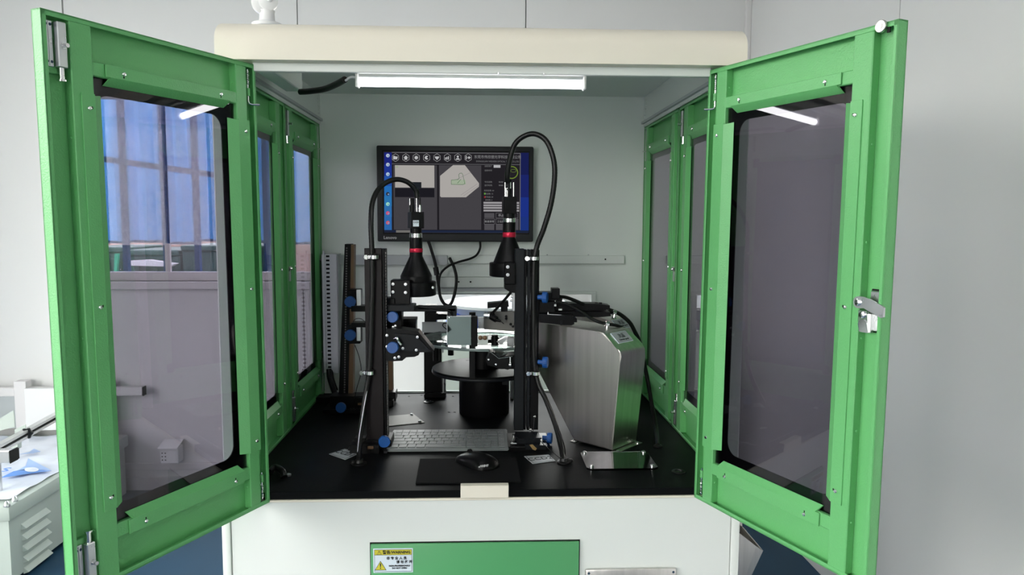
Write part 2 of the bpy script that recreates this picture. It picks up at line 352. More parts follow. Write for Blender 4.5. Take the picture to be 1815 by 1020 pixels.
# front access panel and its sticker
b = B(); box(b, -.262, .22, -.004, .004, ZF+.12, -.125, .0015, 2); ap = obj('access_panel', b, 'green2', cab, label='green access panel in the base')
b = B(); box(b, -.2645, .2225, .0025, .0045, ZF+.118, -.1225); obj('panel_gap', b, 'gap', ap)
sx0, sx1, sz0, sz1 = -.256, -.165, -.192, -.134
b = B(); box(b, sx0, sx1, -.0048, -.0038, sz0, sz1, .0004); st = obj('warning_sticker', b, 'stick', ap, label='white warning sticker with yellow heading')
def frame_rect(x0, x1, z0, z1, y, t, m, name='sticker_border', parent=None, d=.0003):
    b = B(); box(b, x0, x1, y-d, y, z1-t, z1); box(b, x0, x1, y-d, y, z0, z0+t); box(b, x0, x0+t, y-d, y, z0+t, z1-t); box(b, x1-t, x1, y-d, y, z0+t, z1-t)
    return obj(name, b, m, parent, smooth=False)
frame_rect(sx0+.0025, sx1-.0025, sz0+.0025, sz1-.0025, -.0048, .0008, 'inkblue', parent=ap)
b = B(); box(b, sx0+.0033, sx1-.0033, -.0051, -.0048, sz1-.0150, sz1-.0033); obj('yellow_band', b, 'yellow', ap)
b = B(); box(b, sx0+.0033, sx1-.0033, -.0052, -.0048, sz1-.0158, sz1-.0150); obj('band_line', b, 'inkblue', ap)
def tri(cx, cz, h, y, m, name, parent):
    b = B(); prism(b, [(cx-h*.6, y, cz-h/2), (cx+h*.6, y, cz-h/2), (cx, y, cz+h/2)], (0, -.0003, 0)); obj(name, b, m, parent, smooth=False)
tri(sx0+.0165, sz0+.0175, .0225, -.0050, 'inkblue', 'triangle_outline', ap); tri(sx0+.0165, sz0+.0173, .0195, -.0053, 'yellow', 'warning_triangle', ap)
tri(sx0+.0135, sz1-.0093, .0095, -.0052, 'inkblue', 'triangle_outline', ap); tri(sx0+.0135, sz1-.0094, .0078, -.0055, 'yellow', 'warning_triangle', ap)
for s_, sz_, xx, zz, bo in (('!', .018, sx0+.0165, sz0+.0160, .0004), ('!', .008, sx0+.0135, sz1-.0096, .0001), ('警告/WARNING', .0092, sx0+.0535, sz1-.0093, .0002), ('非 专 业 人 员', .0078, sx0+.0535, sz1-.0235, .0002), ('请 勿 打 开', .0078, sx0+.071, sz1-.0325, .0002),
                    ('NON-PROFESSIONALS', .0050, sx0+.0600, sz1-.0415, .0002), ('DO NOT OPEN', .0050, sx0+.0600, sz1-.0470, .0002)):
    text('lettering', s_, sz_, (xx, -.0057, zz), (1, 0, 0), (0, 0, 1), 'ink', ap, sx=.97, bold=bo)
b = B(); box(b, .235, .45, -.006, .002, -.36, -.192, .004, 2); rf = obj('recess_cover', b, 'steel', cab, label='stainless steel plate low on the base')
for x in (.243, .442): b = B(); lathe(b, (x, -.006, -.20), [(.0035, 0), (.003, .002)], 12, (0, -1, 0)); obj('screw', b, 'chrome', rf)
# posts, canopy, rails
for s in (-1, 1):
    b = B(); x0, x1 = sorted((s*.532, s*.6)); box(b, x0, x1, .024, .048, -.0185, .953, .003); obj('front_post', b, 'inner', cab)
    b = B(); x0, x1 = sorted((s*(WI-.002), s*.570)); box(b, x0, x1, .048, DI+.02, .948, 1.030); box(b, x0, x1, .35, DI+.02, 1.030, 1.064); obj('side_rail', b, 'inner', cab)
    b = B(); x0, x1 = sorted((s*(WI-.003), s*(WI+.004))); box(b, x0, x1, .05, DI, .950, 1.05); obj('rail_liner', b, 'inner', cab, smooth=False)
    b = B(); x0, x1 = sorted((s*(WI-.012), s*(WI-.003))); box(b, x0, x1, .06, DI, .958, .966); obj('rail_lip', b, 'duct', cab, smooth=False)
    b = B(); x0, x1 = sorted((s*WI, s*.6)); box(b, x0, x1, DI-.004, DI+.02, 0, .955, .002); obj('rear_post', b, 'inner', cab)
    for k in range(6):
        z = .97+k*.012; b = B(); lathe(b, (s*(WI-.003), DI-.02-k*.004, z), [(.003, 0), (.0018, .003)], 8, (-s, 0, 0)); obj('weld_bead', b, 'inner', cab)
def canopy_profile(k=10):
    r = .085; z0, z1, y0 = .957, 1.047, -.032; pts = [(y0, z0)]
    for i in range(k+1): a = pi*(1-i/k/2); pts.append((y0+r+r*cos(a), z1-.05+.05*sin(a)))
    return pts+[(.35, 1.078), (.35, 1.066), (.10, 1.040), (.045, 1.036), (.01, 1.015), (.01, z0)]
b = B(); prism(b, [(-.570, y, z) for y, z in canopy_profile()], (1.140, 0, 0)); obj('canopy', b, 'cream', cab, label='cream rounded front canopy')
b = B(); box(b, -.565, .565, .35, DI+.02, 1.064, 1.076); obj('roof_sheet', b, 'white', cab, smooth=False)
b = B(); box(b, -.5, .5, -.004, .012, .938, .957, .0015); obj('front_lintel', b, 'white', cab)
b = B(); box(b, -.5, .5, .012, .045, .948, .957, .001); obj('lintel_flange', b, 'inner', cab)
b = B(); prism(b, [(-WI, .10, 1.038), (-WI, .16, 1.052), (-WI, DI, 1.052), (-WI, DI, 1.060), (-WI, .16, 1.060), (-WI, .10, 1.040)], (2*WI, 0, 0)); obj('inner_ceiling', b, 'inner', cab, smooth=False)
for u in (884, 964):
    p = S(u, 130 if u < 900 else 134, -.006); b = B(); lathe(b, (p.x, -.004, .940), [(.003, 0), (.0015, .003)], 8, (0, -.4, -1)); obj('screw', b, 'zinc', cab)
# back panel with its opening (x -.34...386, z 0...355)
b = B(); yb = DI
box(b, -WI, -.345, yb, yb+.012, 0, 1.055); box(b, .403, WI, yb, yb+.012, 0, 1.055); box(b, -.345, .403, yb, yb+.012, .366, 1.055); box(b, -.345, .403, yb, yb+.012, -.018, .006)
bmesh.ops.remove_doubles(b, verts=b.verts, dist=1e-5); obj('back_panel', b, 'inner', cab, smooth=False)
b = B(); box(b, -.345, .403, yb-.008, yb+.02, .356, .368, .001); box(b, .386, .403, yb-.008, yb+.02, .006, .356, .001); box(b, -.345, -.333, yb-.008, yb+.02, .006, .356, .001); obj('opening_frame', b, 'inner', cab)
def sheetband(y0, y1, Y, m, x0=745, x1=905):
    b = B(); pb(b, x0, y0, x1, y1, Y, DI-Y, .001); return obj('opening_cover', b, m, cab)
sheetband(455, 491, DI-.006, 'inner', 782, 912); cv = sheetband(492, 510, DI-.02, 'inner'); sheetband(510, 517, DI-.008, 'duct')
sheetband(517, 521, DI-.022, 'inner')
for u in (813, 834):
    p = S(u, 500, DI-.02); b = B(); lathe(b, p, [(.0032, 0), (.0032, .0006)], 10, (0, -1, 0)); obj('bolt_hole', b, 'gap', cv)
# ---- interior tube lamp and its beam, ducts (each a thing)
b = B(); box(b, -.508, -.466, .05, .30, .946, 1.050, .002); obj('cable_channel', b, 'inner', cab)
L = thing('tube_lamp', 'bright white fluorescent tube lamp inside the cabinet top', 'lamp', (-.03, .10, .927))
a = S(631, 146, .09); c = S(1038, 150, .09); zc = (a.z+c.z)/2
b = B(); cyl(b, (a.x+.006, .09, zc), (c.x-.006, .09, zc), .0098, 20); obj('tube', b, 'tube', L)
b = B(); box(b, a.x, c.x, .082, .098, zc+.008, zc+.026, .002); obj('housing', b, 'duct', L)
for x, s in ((a.x, 1), (c.x, -1)): b = B(); x0, x1 = sorted((x, x+s*.007)); box(b, x0, x1, .077, .103, zc-.013, zc+.026, .002); obj('end_cap', b, 'whitep', L)
b = B(); box(b, a.x+.05, c.x-.05, .084, .096, zc+.026, 1.052); obj('bracket', b, 'inner', L)
b = B(); tube(b, [S(612, 143, .10), S(622, 137, .095), S(632, 138, .092)], .0028, 8); obj('plug_lead', b, 'whitep', L)
b = B(); tube(b, [S(532, 163, .25), S(548, 162, .23), S(575, 158, .19), S(597, 149, .14), S(611, 141, .10)], .0075, 12); obj('lamp_cable', b, 'rubber', label='black cable sleeve running to the tube lamp', cat='cable')

# ------------------------------------------------------------------ doors
def door(W, H0, H1, origin, ud, nd, latch=None, roller=False, bolts=True, side=False, sag=0):
    """local x = u (hinge->free edge), y = n (towards inner face), z = v"""
    global XF
    u = V(ud).normalized(); n = V(nd).normalized(); o = V(origin)
    XF = Matrix(((u.x, n.x, 0, o.x), (u.y, n.y, 0, o.y), (0, 0, 1, o.z), (0, 0, 0, 1)))
    if sag: XF = Matrix.Translation(o+V((0, 0, .46))) @ Matrix.Rotation(sag, 4, 'Y') @ Matrix.Translation(-(o+V((0, 0, .46)))) @ XF
    K = W+.012; T = .022; f = K/.49
    pu0, pu1, pv0, pv1 = .080*f, K-.100, H0+.112, H1-.101      # pane opening
    mu0, mu1 = .027*f, .058*f; nu0, nu1 = K-.100, K-.060
    b = B()      # outer skin with opening + perimeter flanges
    for x0, x1, z0, z1 in ((0, pu0, H0, H1), (pu1, W, H0, H1), (pu0, pu1, H0, pv0), (pu0, pu1, pv1, H1)): box(b, x0, x1, -T, -T+.0025, z0, z1)
    lip = .009
    box(b, 0, .0025, -T, 0, H0, H1); box(b, W-.0025, W, -T, 0, H0, H1); box(b, 0, W, -T, 0, H0, H0+.0025); box(b, 0, W, -T, 0, H1-.0025, H1)
    box(b, 0, .007, -.002, 0, H0, H1, .0006); box(b, W-lip, W, -.002, 0, H0, H1, .0006); box(b, 0, W, -.002, 0, H0, H0+lip, .0006); box(b, 0, W, -.002, 0, H1-lip, H1, .0006)
    D = obj('door', b, 'green', cab, label='green steel cabinet door' if not side else 'green side door')
    b = B()
    box(b, mu0, mu1, -T+.002, -.001, H0+lip*.5, H1-lip*.5, .0015); box(b, nu0, nu1, -T+.002, -.001, H0+lip*.5, H1-lip*.5, .0015)
    box(b, mu1-.002, nu0+.002, -T+.002, -.002, H1-.090, H1-.066, .0015); box(b, mu1-.002, nu0+.002, -T+.002, -.002, H0+.073, H0+.099, .0015)
    # stiffener
    obj('door_frame', b, 'green', D)
    # pane and gasket
    b = B(); box(b, mu1, nu0, -.0125, -.0100, H0+.096, H1-.087); obj('pane', b, 'smoke', D, smooth=False)
    b = B(); k = 8; rr = .028; ci = []
    x0, x1, z0, z1 = pu0+.010*f, pu1-.008*f, H0+.130, H1-.118
    for cx, cz, a0 in ((x1-rr, z1-rr, 0), (x0+rr, z1-rr, pi/2), (x0+rr, z0+rr, pi), (x1-rr, z0+rr, 1.5*pi)):
        for i in range(k+1): a_ = a0+pi/2*i/k; ci.append((cx+rr*cos(a_), cz+rr*sin(a_)))
    X0_, X1_, Z0_, Z1_ = mu1, nu0, H0+.096, H1-.087; cor = ((X1_, Z1_), (X0_, Z1_), (X0_, Z0_), (X1_, Z0_))
    vi = [[b.verts.new((x, yy, z)) for x, z in ci] for yy in (-.0155, -.0128)]; vo = [[b.verts.new((x, yy, z)) for x, z in cor] for yy in (-.0155, -.0128)]
    N = len(ci)
    for s in (0, 1):
        for q in range(4):
            seg = vi[s][q*(k+1):(q+1)*(k+1)]
            for i in range(k): b.faces.new((vo[s][q], seg[i], seg[i+1]))
            b.faces.new((vo[s][q], seg[k], vi[s][((q+1)*(k+1)) % N], vo[s][(q+1) % 4]))
    for i in range(N): b.faces.new((vi[0][i], vi[0][(i+1) % N], vi[1][(i+1) % N], vi[1][i]))
    obj('gasket', b, 'gap', D, smooth=False)
    # retaining strips (front face + bent lip towards the pane)
    def strip(pts_face, bend, vert):
        b = B(); (x0, x1, z0, z1) = pts_face; box(b, x0, x1, -.001, .0015, z0, z1, .0005)
        if vert:
            e = x1 if bend > 0 else x0; prism(b, [(e, .0013, z0), (e+bend, -.0085, z0+.003), (e+bend-.0025*(1 if bend > 0 else -1), -.0085, z0+.003), (e-.0025*(1 if bend > 0 else -1), -.001, z0)], (0, 0, z1-z0-.003))
        else:
            e = z1 if bend > 0 else z0; prism(b, [(x0, .0013, e), (x0+.010, -.0085, e+bend), (x0+.010, -.0098, e+bend-.0005), (x0, -.001, e-.0025*(1 if bend > 0 else -1))], (x1-x0-.01, 0, 0))
        obj('retaining_strip', b, 'green', D)
    strip((mu1-.034*f, mu1-.001, H0+.130, H1-.121), .022*f, True)
    strip((nu0+.001, nu0+.026, H0+.130, H1-.121), -.018, True)
    strip((.077*f, K-.122, H1-.088, H1-.067), -.014, False)
    strip((.077*f, K-.122, H0+.072, H0+.098), .014, False)
    def screw(x, z, r=.0042, slot=None):
        b = B(); lathe(b, (x, .001, z), [(r, 0), (r, .0012), (r*.75, .003), (r*.3, .0034)], 14, (0, 1, 0)); box(b, x-.0004, x+.0004, .0030, .0046, z-r*.6, z+r*.6); obj('screw', b, 'chrome', D)
        if slot: b = B(); box(b, x-.0012+slot[0]*.006, x+.0012+slot[0]*.006, .0014, .0018, z-.0012+slot[1]*.005, z+.003+slot[1]*.005); obj('slot', b, 'gap', D, smooth=False)
    for z in (H1-.146, (H0+H1)/2+.004, H0+.153): screw(.037*f, z); screw(K-.087, z, slot=(-.9, .1))
    for x in (.104*f, K-.157): screw(x, H1-.078, slot=(0, -1.2)); screw(x, H0+.083, slot=(0, .9))
    for i in range(5):      # spot-weld dimples on the member sides
        z = H1-.198-(H1-H0-.30)*i/4; b = B(); lathe(b, (nu1, -.011, z), [(.0028, 0), (.002, .0012), (.0004, .0016)], 10, (1, 0, 0)); obj('weld_spot', b, 'green', D)
    for z in (H1-.045, H0+.052): b = B(); lathe(b, (mu1, -.011, z), [(.0028, 0), (.002, .0012), (.0004, .0016)], 10, (1, 0, 0)); obj('weld_spot', b, 'green', D)
    # spring hinge pins
    for z, s in ((H1-.012, -1), (H0+.012, 1)):
        b = B(); pts = []
        for i in range(61): a_ = i/60*2*pi*7; pts.append((.0165+.0032*cos(a_), -.007+.0032*sin(a_), z+s*(.004+.030*i/60)))
        tube(b, pts, .0009, 5, 1); cyl(b, (.0165, -.007, z), (.0165, -.007, z+s*.062), .0017, 10)
        if s < 0: tube(b, [(.0165, -.007, z+s*.058), (.0165, -.007, z+s*.068), (.0125, -.004, z+s*.073), (-.003, .006, z+s*.073)], .0022, 8)
        obj('hinge_pin', b, 'chrome', D)
        b = B(); lathe(b, (.0165, -.007, z+s*.040), [(.0045, 0), (.0045, s*.016)], 12); obj('hinge_sleeve', b, 'green', D)
    # flush bolts at the free edge
    if bolts:
        for top in bolts:
            zt = H1-.012 if top > 0 else H0+.012
            q = lambda d: zt-top*d
            b = B(); z0, z1 = sorted((q(0), q(.085))); box(b, K-.056, K-.019, -T+.0025, -.011, z0, z1, .001); obj('bolt_seat', b, 'green', D)
            b = B(); z0, z1 = sorted((q(.002), q(.075))); box(b, K-.0355, K-.0215, -.011, -.0075, z0, z1, .0008); box(b, K-.0292, K-.0280, -.0076, -.0062, z0+.002, z1-.002); fb = obj('bolt_plate', b, 'zinc', D)
            b = B(); box(b, K-.0535, K-.0375, -.011, .002, z0, z1, .0015); obj('bolt_body', b, 'zinc', D)
            b = B(); za, zb = q(.07), q(.095); cyl(b, (K-.0455, -.005, min(za, zb)), (K-.0455, -.005, max(za, zb)), .0045, 14); lathe(b, (K-.0455, -.005, zb), [(.007, -.0015), (.007, .0015)], 14); obj('bolt_pin', b, 'chrome', D)
            b = B(); cyl(b, (K-.0465, .001, q(.040)), (K-.0465, .012, q(.040)), .0035, 12); lathe(b, (K-.0465, .001, q(.040)), [(.0055, 0), (.0055, .003)], 6, (0, 1, 0)); obj('bolt_thumb', b, 'chrome', D)
            for zz in (.008, .067):
                for dx in (.032, .0248): b = B(); lathe(b, (K-dx, -.0075, q(zz)), [(.0025, 0), (.0018, .0012)], 10, (0, 1, 0)); obj('bolt_screw', b, 'inkblue', D)
    if latch == 'arm':
        zc = (H0+H1)/2; P = lambda x, z: (x, z)
        b = B(); box(b, K-.049, K-.026, -T+.0025, -T+.005, zc-.036, zc+.040, .0005); obj('lock_slot', b, 'gap', D)
        b = B(); box(b, K-.0475, K-.0275, -T+.004, -.012, zc-.033, zc+.037, .0015); obj('lock_case', b, 'zinc', D)
        b = B(); pts = [(K-.058+.0105*cos(a_), .0005, zc+.016+.0105*sin(a_)) for a_ in [pi/2+pi*i/8 for i in range(9)]]
        pts += [(K-.046, .0005, zc+.007), (K-.036, .0005, zc+.003), (K-.010, .0005, zc-.006), (K-.006, .0005, zc-.004), (K-.006, .0005, zc+.012), (K-.010, .0005, zc+.015), (K-.036, .0005, zc+.024), (K-.046, .0005, zc+.0265)]
        prism(b, pts, (0, .004, 0)); obj('lock_arm', b, 'zinc', D)
        b = B(); pts = [(K-.060, -.004, zc+.002), (K-.042, -.004, zc+.002), (K-.040, -.004, zc-.018), (K-.060, -.004, zc-.018)]; prism(b, pts, (0, .004, 0)); obj('lock_cam', b, 'chrome', D)
        b = B(); lathe(b, (K-.0575, .0045, zc+.016), [(.0065, 0), (.0065, .0015), (.004, .003)], 18, (0, 1, 0)); obj('lock_screw', b, 'chrome', D)
        b = B(); lathe(b, (K-.051, .0005, zc-.005), [(.006, 0), (.006, .002), (.003, .003)], 18, (0, 1, 0)); obj('lock_screw', b, 'chrome', D)
        b = B(); pts = [(K-.049+.009*cos(a_), -.008, zc-.022+.009*sin(a_)) for a_ in [pi*i/8 for i in range(9)]]+[(K-.058, -.012, zc-.036), (K-.040, -.012, zc-.036)]; prism(b, pts, (0, .010, 0)); obj('lock_tongue', b, 'chrome', D)
        b = B(); box(b, K-.061, K-.037, -.013, -.004, zc-.036, zc-.002, .001); obj('lock_guide', b, 'zinc', D)
    if latch == 'small':
        zc = (H0+H1)/2
        b = B(); box(b, K-.040, K-.014, -.010, .004, zc-.006, zc+.008, .002); lathe(b, (K-.030, .004, zc+.001), [(.005, 0), (.003, .004)], 12, (0, 1, 0)); obj('catch', b, 'chrome', D)
        b = B(); prism(b, [(K-.024, 0, zc-.035), (K-.016, 0, zc-.035), (K-.018, 0, zc-.006), (K-.024, 0, zc-.006)], (0, .004, 0)); obj('catch_arm', b, 'zinc', D)
    if roller:
        b = B(); lathe(b, (K-.042, .001, H1-.006), [(.0098, 0), (.0105, .001), (.0105, .005), (.0095, .006), (.005, .0062), (.005, .0072), (.0025, .0072)], 28, (0, 1, 0)); obj('roller', b, 'steel', D, label='small chrome roller')
        b = B(); box(b, K-.034, K-.028, -.002, -.0004, H1-.018, H1-.006); obj('roller_slot', b, 'gap', D)
    XF = None
    return D
aL, aR = 1.1242, 1.1871
dl = door(.475, -.022, .952, (-.492, 0, 0), (-cos(aL), -sin(aL), 0), (sin(aL), -cos(aL), 0), bolts=(1, -1), sag=R(-.42)); dl['label'] = 'left front door swung open, darker inside face'
dr = door(.475, -.022, .952, (.492, 0, 0), (cos(aR), -sin(aR), 0), (-sin(aR), -cos(aR), 0), latch='arm', roller=True, bolts=None, sag=R(.42)); dr['label'] = 'right front door swung open, bright inside face'
for s in (-1, 1):
    W = .458
    d1 = door(W, .002, .948, (s*WI, .052, 0), (0, 1, 0), (-s, 0, 0), bolts=(1, -1) if s > 0 else None, side=True); d1['label'] = 'closed green side door nearer the front, on the %s' % ('left' if s < 0 else 'right')
    d2 = door(W, .002, .948, (s*WI, DI, 0), (0, -1, 0), (-s, 0, 0), latch='small', bolts=(1, -1) if s < 0 else None, side=True); d2['label'] = 'closed green side door nearer the back, on the %s' % ('left' if s < 0 else 'right')

# ------------------------------------------------------------------ monitor on the back panel
YM = .915
mon = thing('monitor', 'black flat monitor on the cabinet back wall showing inspection software', 'monitor', (-.093, YM+.02, .54))
b = B(); a = S(669, 428.5, YM); c = S(946, 260, YM)
mx0, mx1, mz0, mz1 = a.x, c.x, a.z, c.z
box(b, mx0, mx1, YM, YM+.030, mz0, mz1, .005, 3); obj('bezel', b, 'bezel', mon)
b = B(); box(b, mx0+.08, mx1-.08, YM+.030, YM+.045, mz0+.05, mz1-.05, .004); box(b, (mx0+mx1)/2-.05, (mx0+mx1)/2+.05, YM+.04, DI-.0005, .66, .76); obj('rear_housing', b, 'plastic', mon)
sa = S(681, 413, YM); sc = S(937, 270.5, YM)
def U(u, v):      # screen coordinate of a photo point
    p = S(u, v, YM); return p.x, p.z
b = B(); box(b, sa.x, sc.x, YM-.0006, YM+.001, sa.z, sc.z); scr = obj('screen', b, scol(34, 32, 36), mon, smooth=False)
b = B(); box(b, sa.x-.004, sc.x+.004, YM-.0004, YM+.001, sa.z-.004, sc.z+.004); obj('screen_edge', b, 'gap', mon, smooth=False)
lay = [0]
def ui(name, rects, m, d=1):
    b = B(); y = YM-.0006-.00015*d
    for r_ in rects:
        x0, z1 = U(r_[0], r_[1]); x1, z0 = U(r_[2], r_[3]); box(b, x0, x1, y-.0001, y, min(z0, z1), max(z0, z1))
    obj(name, b, m, scr, smooth=False)
def uipoly(name, polys, m, d=1):
    b = B(); y = YM-.0006-.00015*d
    for P in polys: prism(b, [(U(u, v)[0], y, U(u, v)[1]) for u, v in P], (0, -.0001, 0))
    obj(name, b, m, scr, smooth=False)
def uiline(name, lines, m, d=2, t=.0006):
    b = B(); y = YM-.0006-.00015*d
    for P in lines:
        for (p, q) in zip(P, P[1:]):
            A = V((U(*p)[0], 0, U(*p)[1])); Q = V((U(*q)[0], 0, U(*q)[1])); dd = (Q-A).normalized(); nn = V((-dd.z, 0, dd.x))*t
            prism(b, [V((k.x, y, k.z)) for k in (A-nn-dd*t, A+nn-dd*t, Q+nn+dd*t, Q-nn+dd*t)], (0, -.0001, 0))
    obj(name, b, m, scr, smooth=False)
# blue desktop strips left (gradient) and right
for i, (v0, v1, col) in enumerate(((270.5, 292, (28, 38, 120)), (292, 312, (30, 52, 140)), (312, 330, (34, 80, 160)), (330, 348, (36, 105, 175)), (348, 366, (42, 112, 170)), (366, 385, (46, 105, 165)), (385, 408, (44, 100, 165)))):
    ui('desktop', [(681, v0, 694.5, v1)], scol(*col))
for v0, v1, col in ((271, 310, (24, 30, 78)), (310, 350, (26, 36, 100)), (350, 385, (28, 48, 128)), (385, 409, (28, 50, 120))): ui('desktop', [(922.5, v0, 937, v1)], scol(*col))
ui('title_bar', [(695, 272, 922, 291)], scol(36, 34, 38), 1)
ui('divider', [(694.5, 291, 922, 291.8), (694.5, 271, 922, 271.6), (921.6, 272, 922.2, 408)], scol(105, 105, 108), 2)
ui('view_panel', [(697, 293, 775, 407.5), (778, 293, 853, 407.5)], scol(66, 64, 68), 1)
ui('video_frame', [(700, 293, 770, 333)], scol(166, 162, 158), 2)
ui('video_frame', [(700, 333.6, 770, 350)], scol(28, 27, 33), 2)
ui('video_frame', [(729, 323, 747, 333.6)], scol(30, 34, 38), 3)
ui('view_split', [(775, 293, 778, 407.5)], scol(30, 28, 32), 2); ui('view_split', [(697, 350.2, 853, 350.9)], scol(48, 46, 50), 3)
uipoly('part_image', [[(780, 312), (803, 293), (824, 293), (849, 325), (849, 331), (826, 350), (782, 350), (780, 348)]], scol(168, 164, 160), 2)
uiline('part_edge', [[(817, 346), (846, 326)], [(822, 347), (849, 329)], [(810, 318), (834, 306)]], scol(140, 134, 136), 3, .0006)
uipoly('match_area', [[(800.5, 319), (825, 319), (825.5, 327), (800.5, 327)]], scol(155, 168, 146), 3)
uiline('match_outline', [[(800, 327), (800, 319.5), (812, 318.5), (814, 316), (813, 310), (815, 307.5), (818, 307), (820, 309), (824, 326), (820, 327.5), (800, 327)], [(811, 325), (817, 318)]], scol(35, 92, 45), 4, .0006)
uiline('tool_icon', [[(701+k*18.4+7.0*cos(a_)*.93, 279.7+7.0*sin(a_)) for a_ in [pi/2+pi/3*i for i in range(7)]] for k in range(8)], scol(190, 190, 192), 2, .0004)
ic = []
for k in range(8):
    cx = 701+k*18.4; cy = 279.7
    ic += {0: [[(cx-4, cy+3), (cx-4, cy-3), (cx-1, cy-3), (cx, cy-2), (cx+4, cy-2), (cx+3, cy+3)]], 1: [[(cx-4, cy), (cx, cy-4), (cx+4, cy), (cx+2.5, cy), (cx+2.5, cy+3.5), (cx-2.5, cy+3.5), (cx-2.5, cy)]],
           2: [[(cx+(4 if i % 2 else 2.4)*cos(pi/8*i), cy+(4 if i % 2 else 2.4)*sin(pi/8*i)) for i in range(16)]], 3: [[(cx+3.4*cos(.6+i*.5), cy+3.4*sin(.6+i*.5)) for i in range(11)]+[(cx, cy)]],
           4: [[(cx-4, cy-2), (cx+4, cy-2), (cx+3, cy+1), (cx, cy+4), (cx-3, cy+1)]], 5: [[(cx-4+q*2.6, cy+3.4), (cx-4+q*2.6, cy-.5-q), (cx-2.4+q*2.6, cy-.5-q), (cx-2.4+q*2.6, cy+3.4)] for q in range(3)],
           6: [[(cx+2*cos(i*pi/5), cy-1.8+2*sin(i*pi/5)) for i in range(10)], [(cx-4, cy+3.6), (cx-2, cy+1), (cx+2, cy+1), (cx+4, cy+3.6)]], 7: [[(cx-1, cy-1), (cx+1, cy-1), (cx+1, cy-3), (cx+4.5, cy), (cx+1, cy+3), (cx+1, cy+1), (cx-1, cy+1)], [(cx-4, cy-3), (cx-2.5, cy-3), (cx-2.5, cy+3), (cx-4, cy+3)]]}[k]
uipoly('tool_glyph', ic, scol(186, 186, 188), 2)
def uitext(s, u, v, size, col, align='CENTER', sx=1.0):
    x, z = U(u, v); text('screen_text', s, size, (x, YM-.0016, z), (1, 0, 0), (0, 0, 1), scol(*col), scr, align, ext=0, sx=sx)
uitext('东莞市伟欣德光学科技有限公司', 882, 279, .0124, (135, 135, 137), sx=.93); uitext('DONGGUAN WEIXIDE OPTICAL TECH CO.,LTD', 882, 286.6, .0072, (120, 120, 122), sx=.95)
ui('field', [(875, 292.8, 887, 297.6)], scol(175, 175, 178), 2)
for v, s_ in ((295, '当前用户'), (302.6, '当前时间'), (323, '今日总数:'), (329, '運行时间:')): uitext(s_.replace('運', '运'), 858.5, v, .0066, (120, 120, 122), 'LEFT')
for v in (323, 329): uitext('00.00      00:00', 884, v, .0066, (130, 130, 132), 'LEFT')
for v, s_ in ((338.2, '检测总数: 00'), (344, '  良品数: 15'), (349.6, '  不良品: 00'), (355, '  未检数: 0')): uitext(s_, 858, v, .0062, (122, 122, 124), 'LEFT')
ui('legend_mark', [(858, 342, 860.6, 345.2)], scol(95, 150, 60), 2); ui('legend_mark', [(858, 348, 860.6, 351.2)], scol(140, 40, 45), 2)
ui('text_field', [(857, 358, 920, 361.7), (857, 362.8, 920, 366.2), (857, 367, 920, 370.6), (857, 372, 920, 375.4)], scol(152, 149, 152), 2)
ui('dark_button', [(858.5, 378, 876, 387), (858.5, 398, 876, 408), (879, 398, 891, 408), (911, 388, 919, 408)], scol(78, 76, 80), 2)
uiline('button_outline', [[(879, 378), (918, 378), (918, 386.6), (879, 386.6), (879, 378)], [(858.3, 388.4), (876.6, 388.4), (876.6, 397.6), (858.3, 397.6), (858.3, 388.4)], [(879, 388.4), (910, 388.4), (910, 397.6), (879, 397.6), (879, 388.4)]], scol(120, 118, 122), 3, .0004)
uitext('停止', 888, 382.4, .0098, (150, 150, 152)); uitext('数据清零', 867.5, 393.2, .0083, (145, 145, 147)); uitext('工位数据', 889.5, 393.2, .0083, (145, 145, 147))
arc = [[(907+10.5*cos(a_), 306+10.5*sin(a_)) for a_ in [(-2.2+i*.22) for i in range(25)]], [(910+5*cos(a_), 303+2.6*sin(a_)) for a_ in [i*.42 for i in range(16)]]]
uiline('gauge_arc', arc[:1], scol(105, 128, 50), 2, .0016); uiline('gauge_arc', arc[1:], scol(95, 115, 55), 2, .0007)
ui('task_bar', [(681, 408, 937, 413)], scol(28, 36, 58), 3); ui('task_button', [(702, 408.3, 727, 412.6)], scol(110, 108, 105), 4)
ui('task_line', [(747, 411.5, 900, 412.4)], scol(52, 66, 92), 4)
uitext('OK', 703.5, 296.2, .0070, (110, 165, 85))
for v, col in ((276, (180, 190, 205)), (292, (175, 190, 205)), (309, (170, 195, 215)), (344, (45, 45, 50)), (362, (150, 215, 190)), (378, (205, 80, 110)), (395, (200, 90, 100))):
    uipoly('desktop_icon', [[(687.5+3.4*cos(i*pi/4+.3), v+3.4*sin(i*pi/4+.3)) for i in range(8)]], scol(*col), 2)
    uipoly('desktop_icon', [[(688.5+1.6*cos(i*pi/3), v+.6+1.6*sin(i*pi/3)) for i in range(6)]], scol(120, 150, 190), 3)
b_ = S(691.5, 421.6, YM); text('lettering', 'Lenovo', .0150, (b_.x, YM-.0004, b_.z), (1, 0, 0), (0, 0, 1), 'silver', mon, bold=.0003)

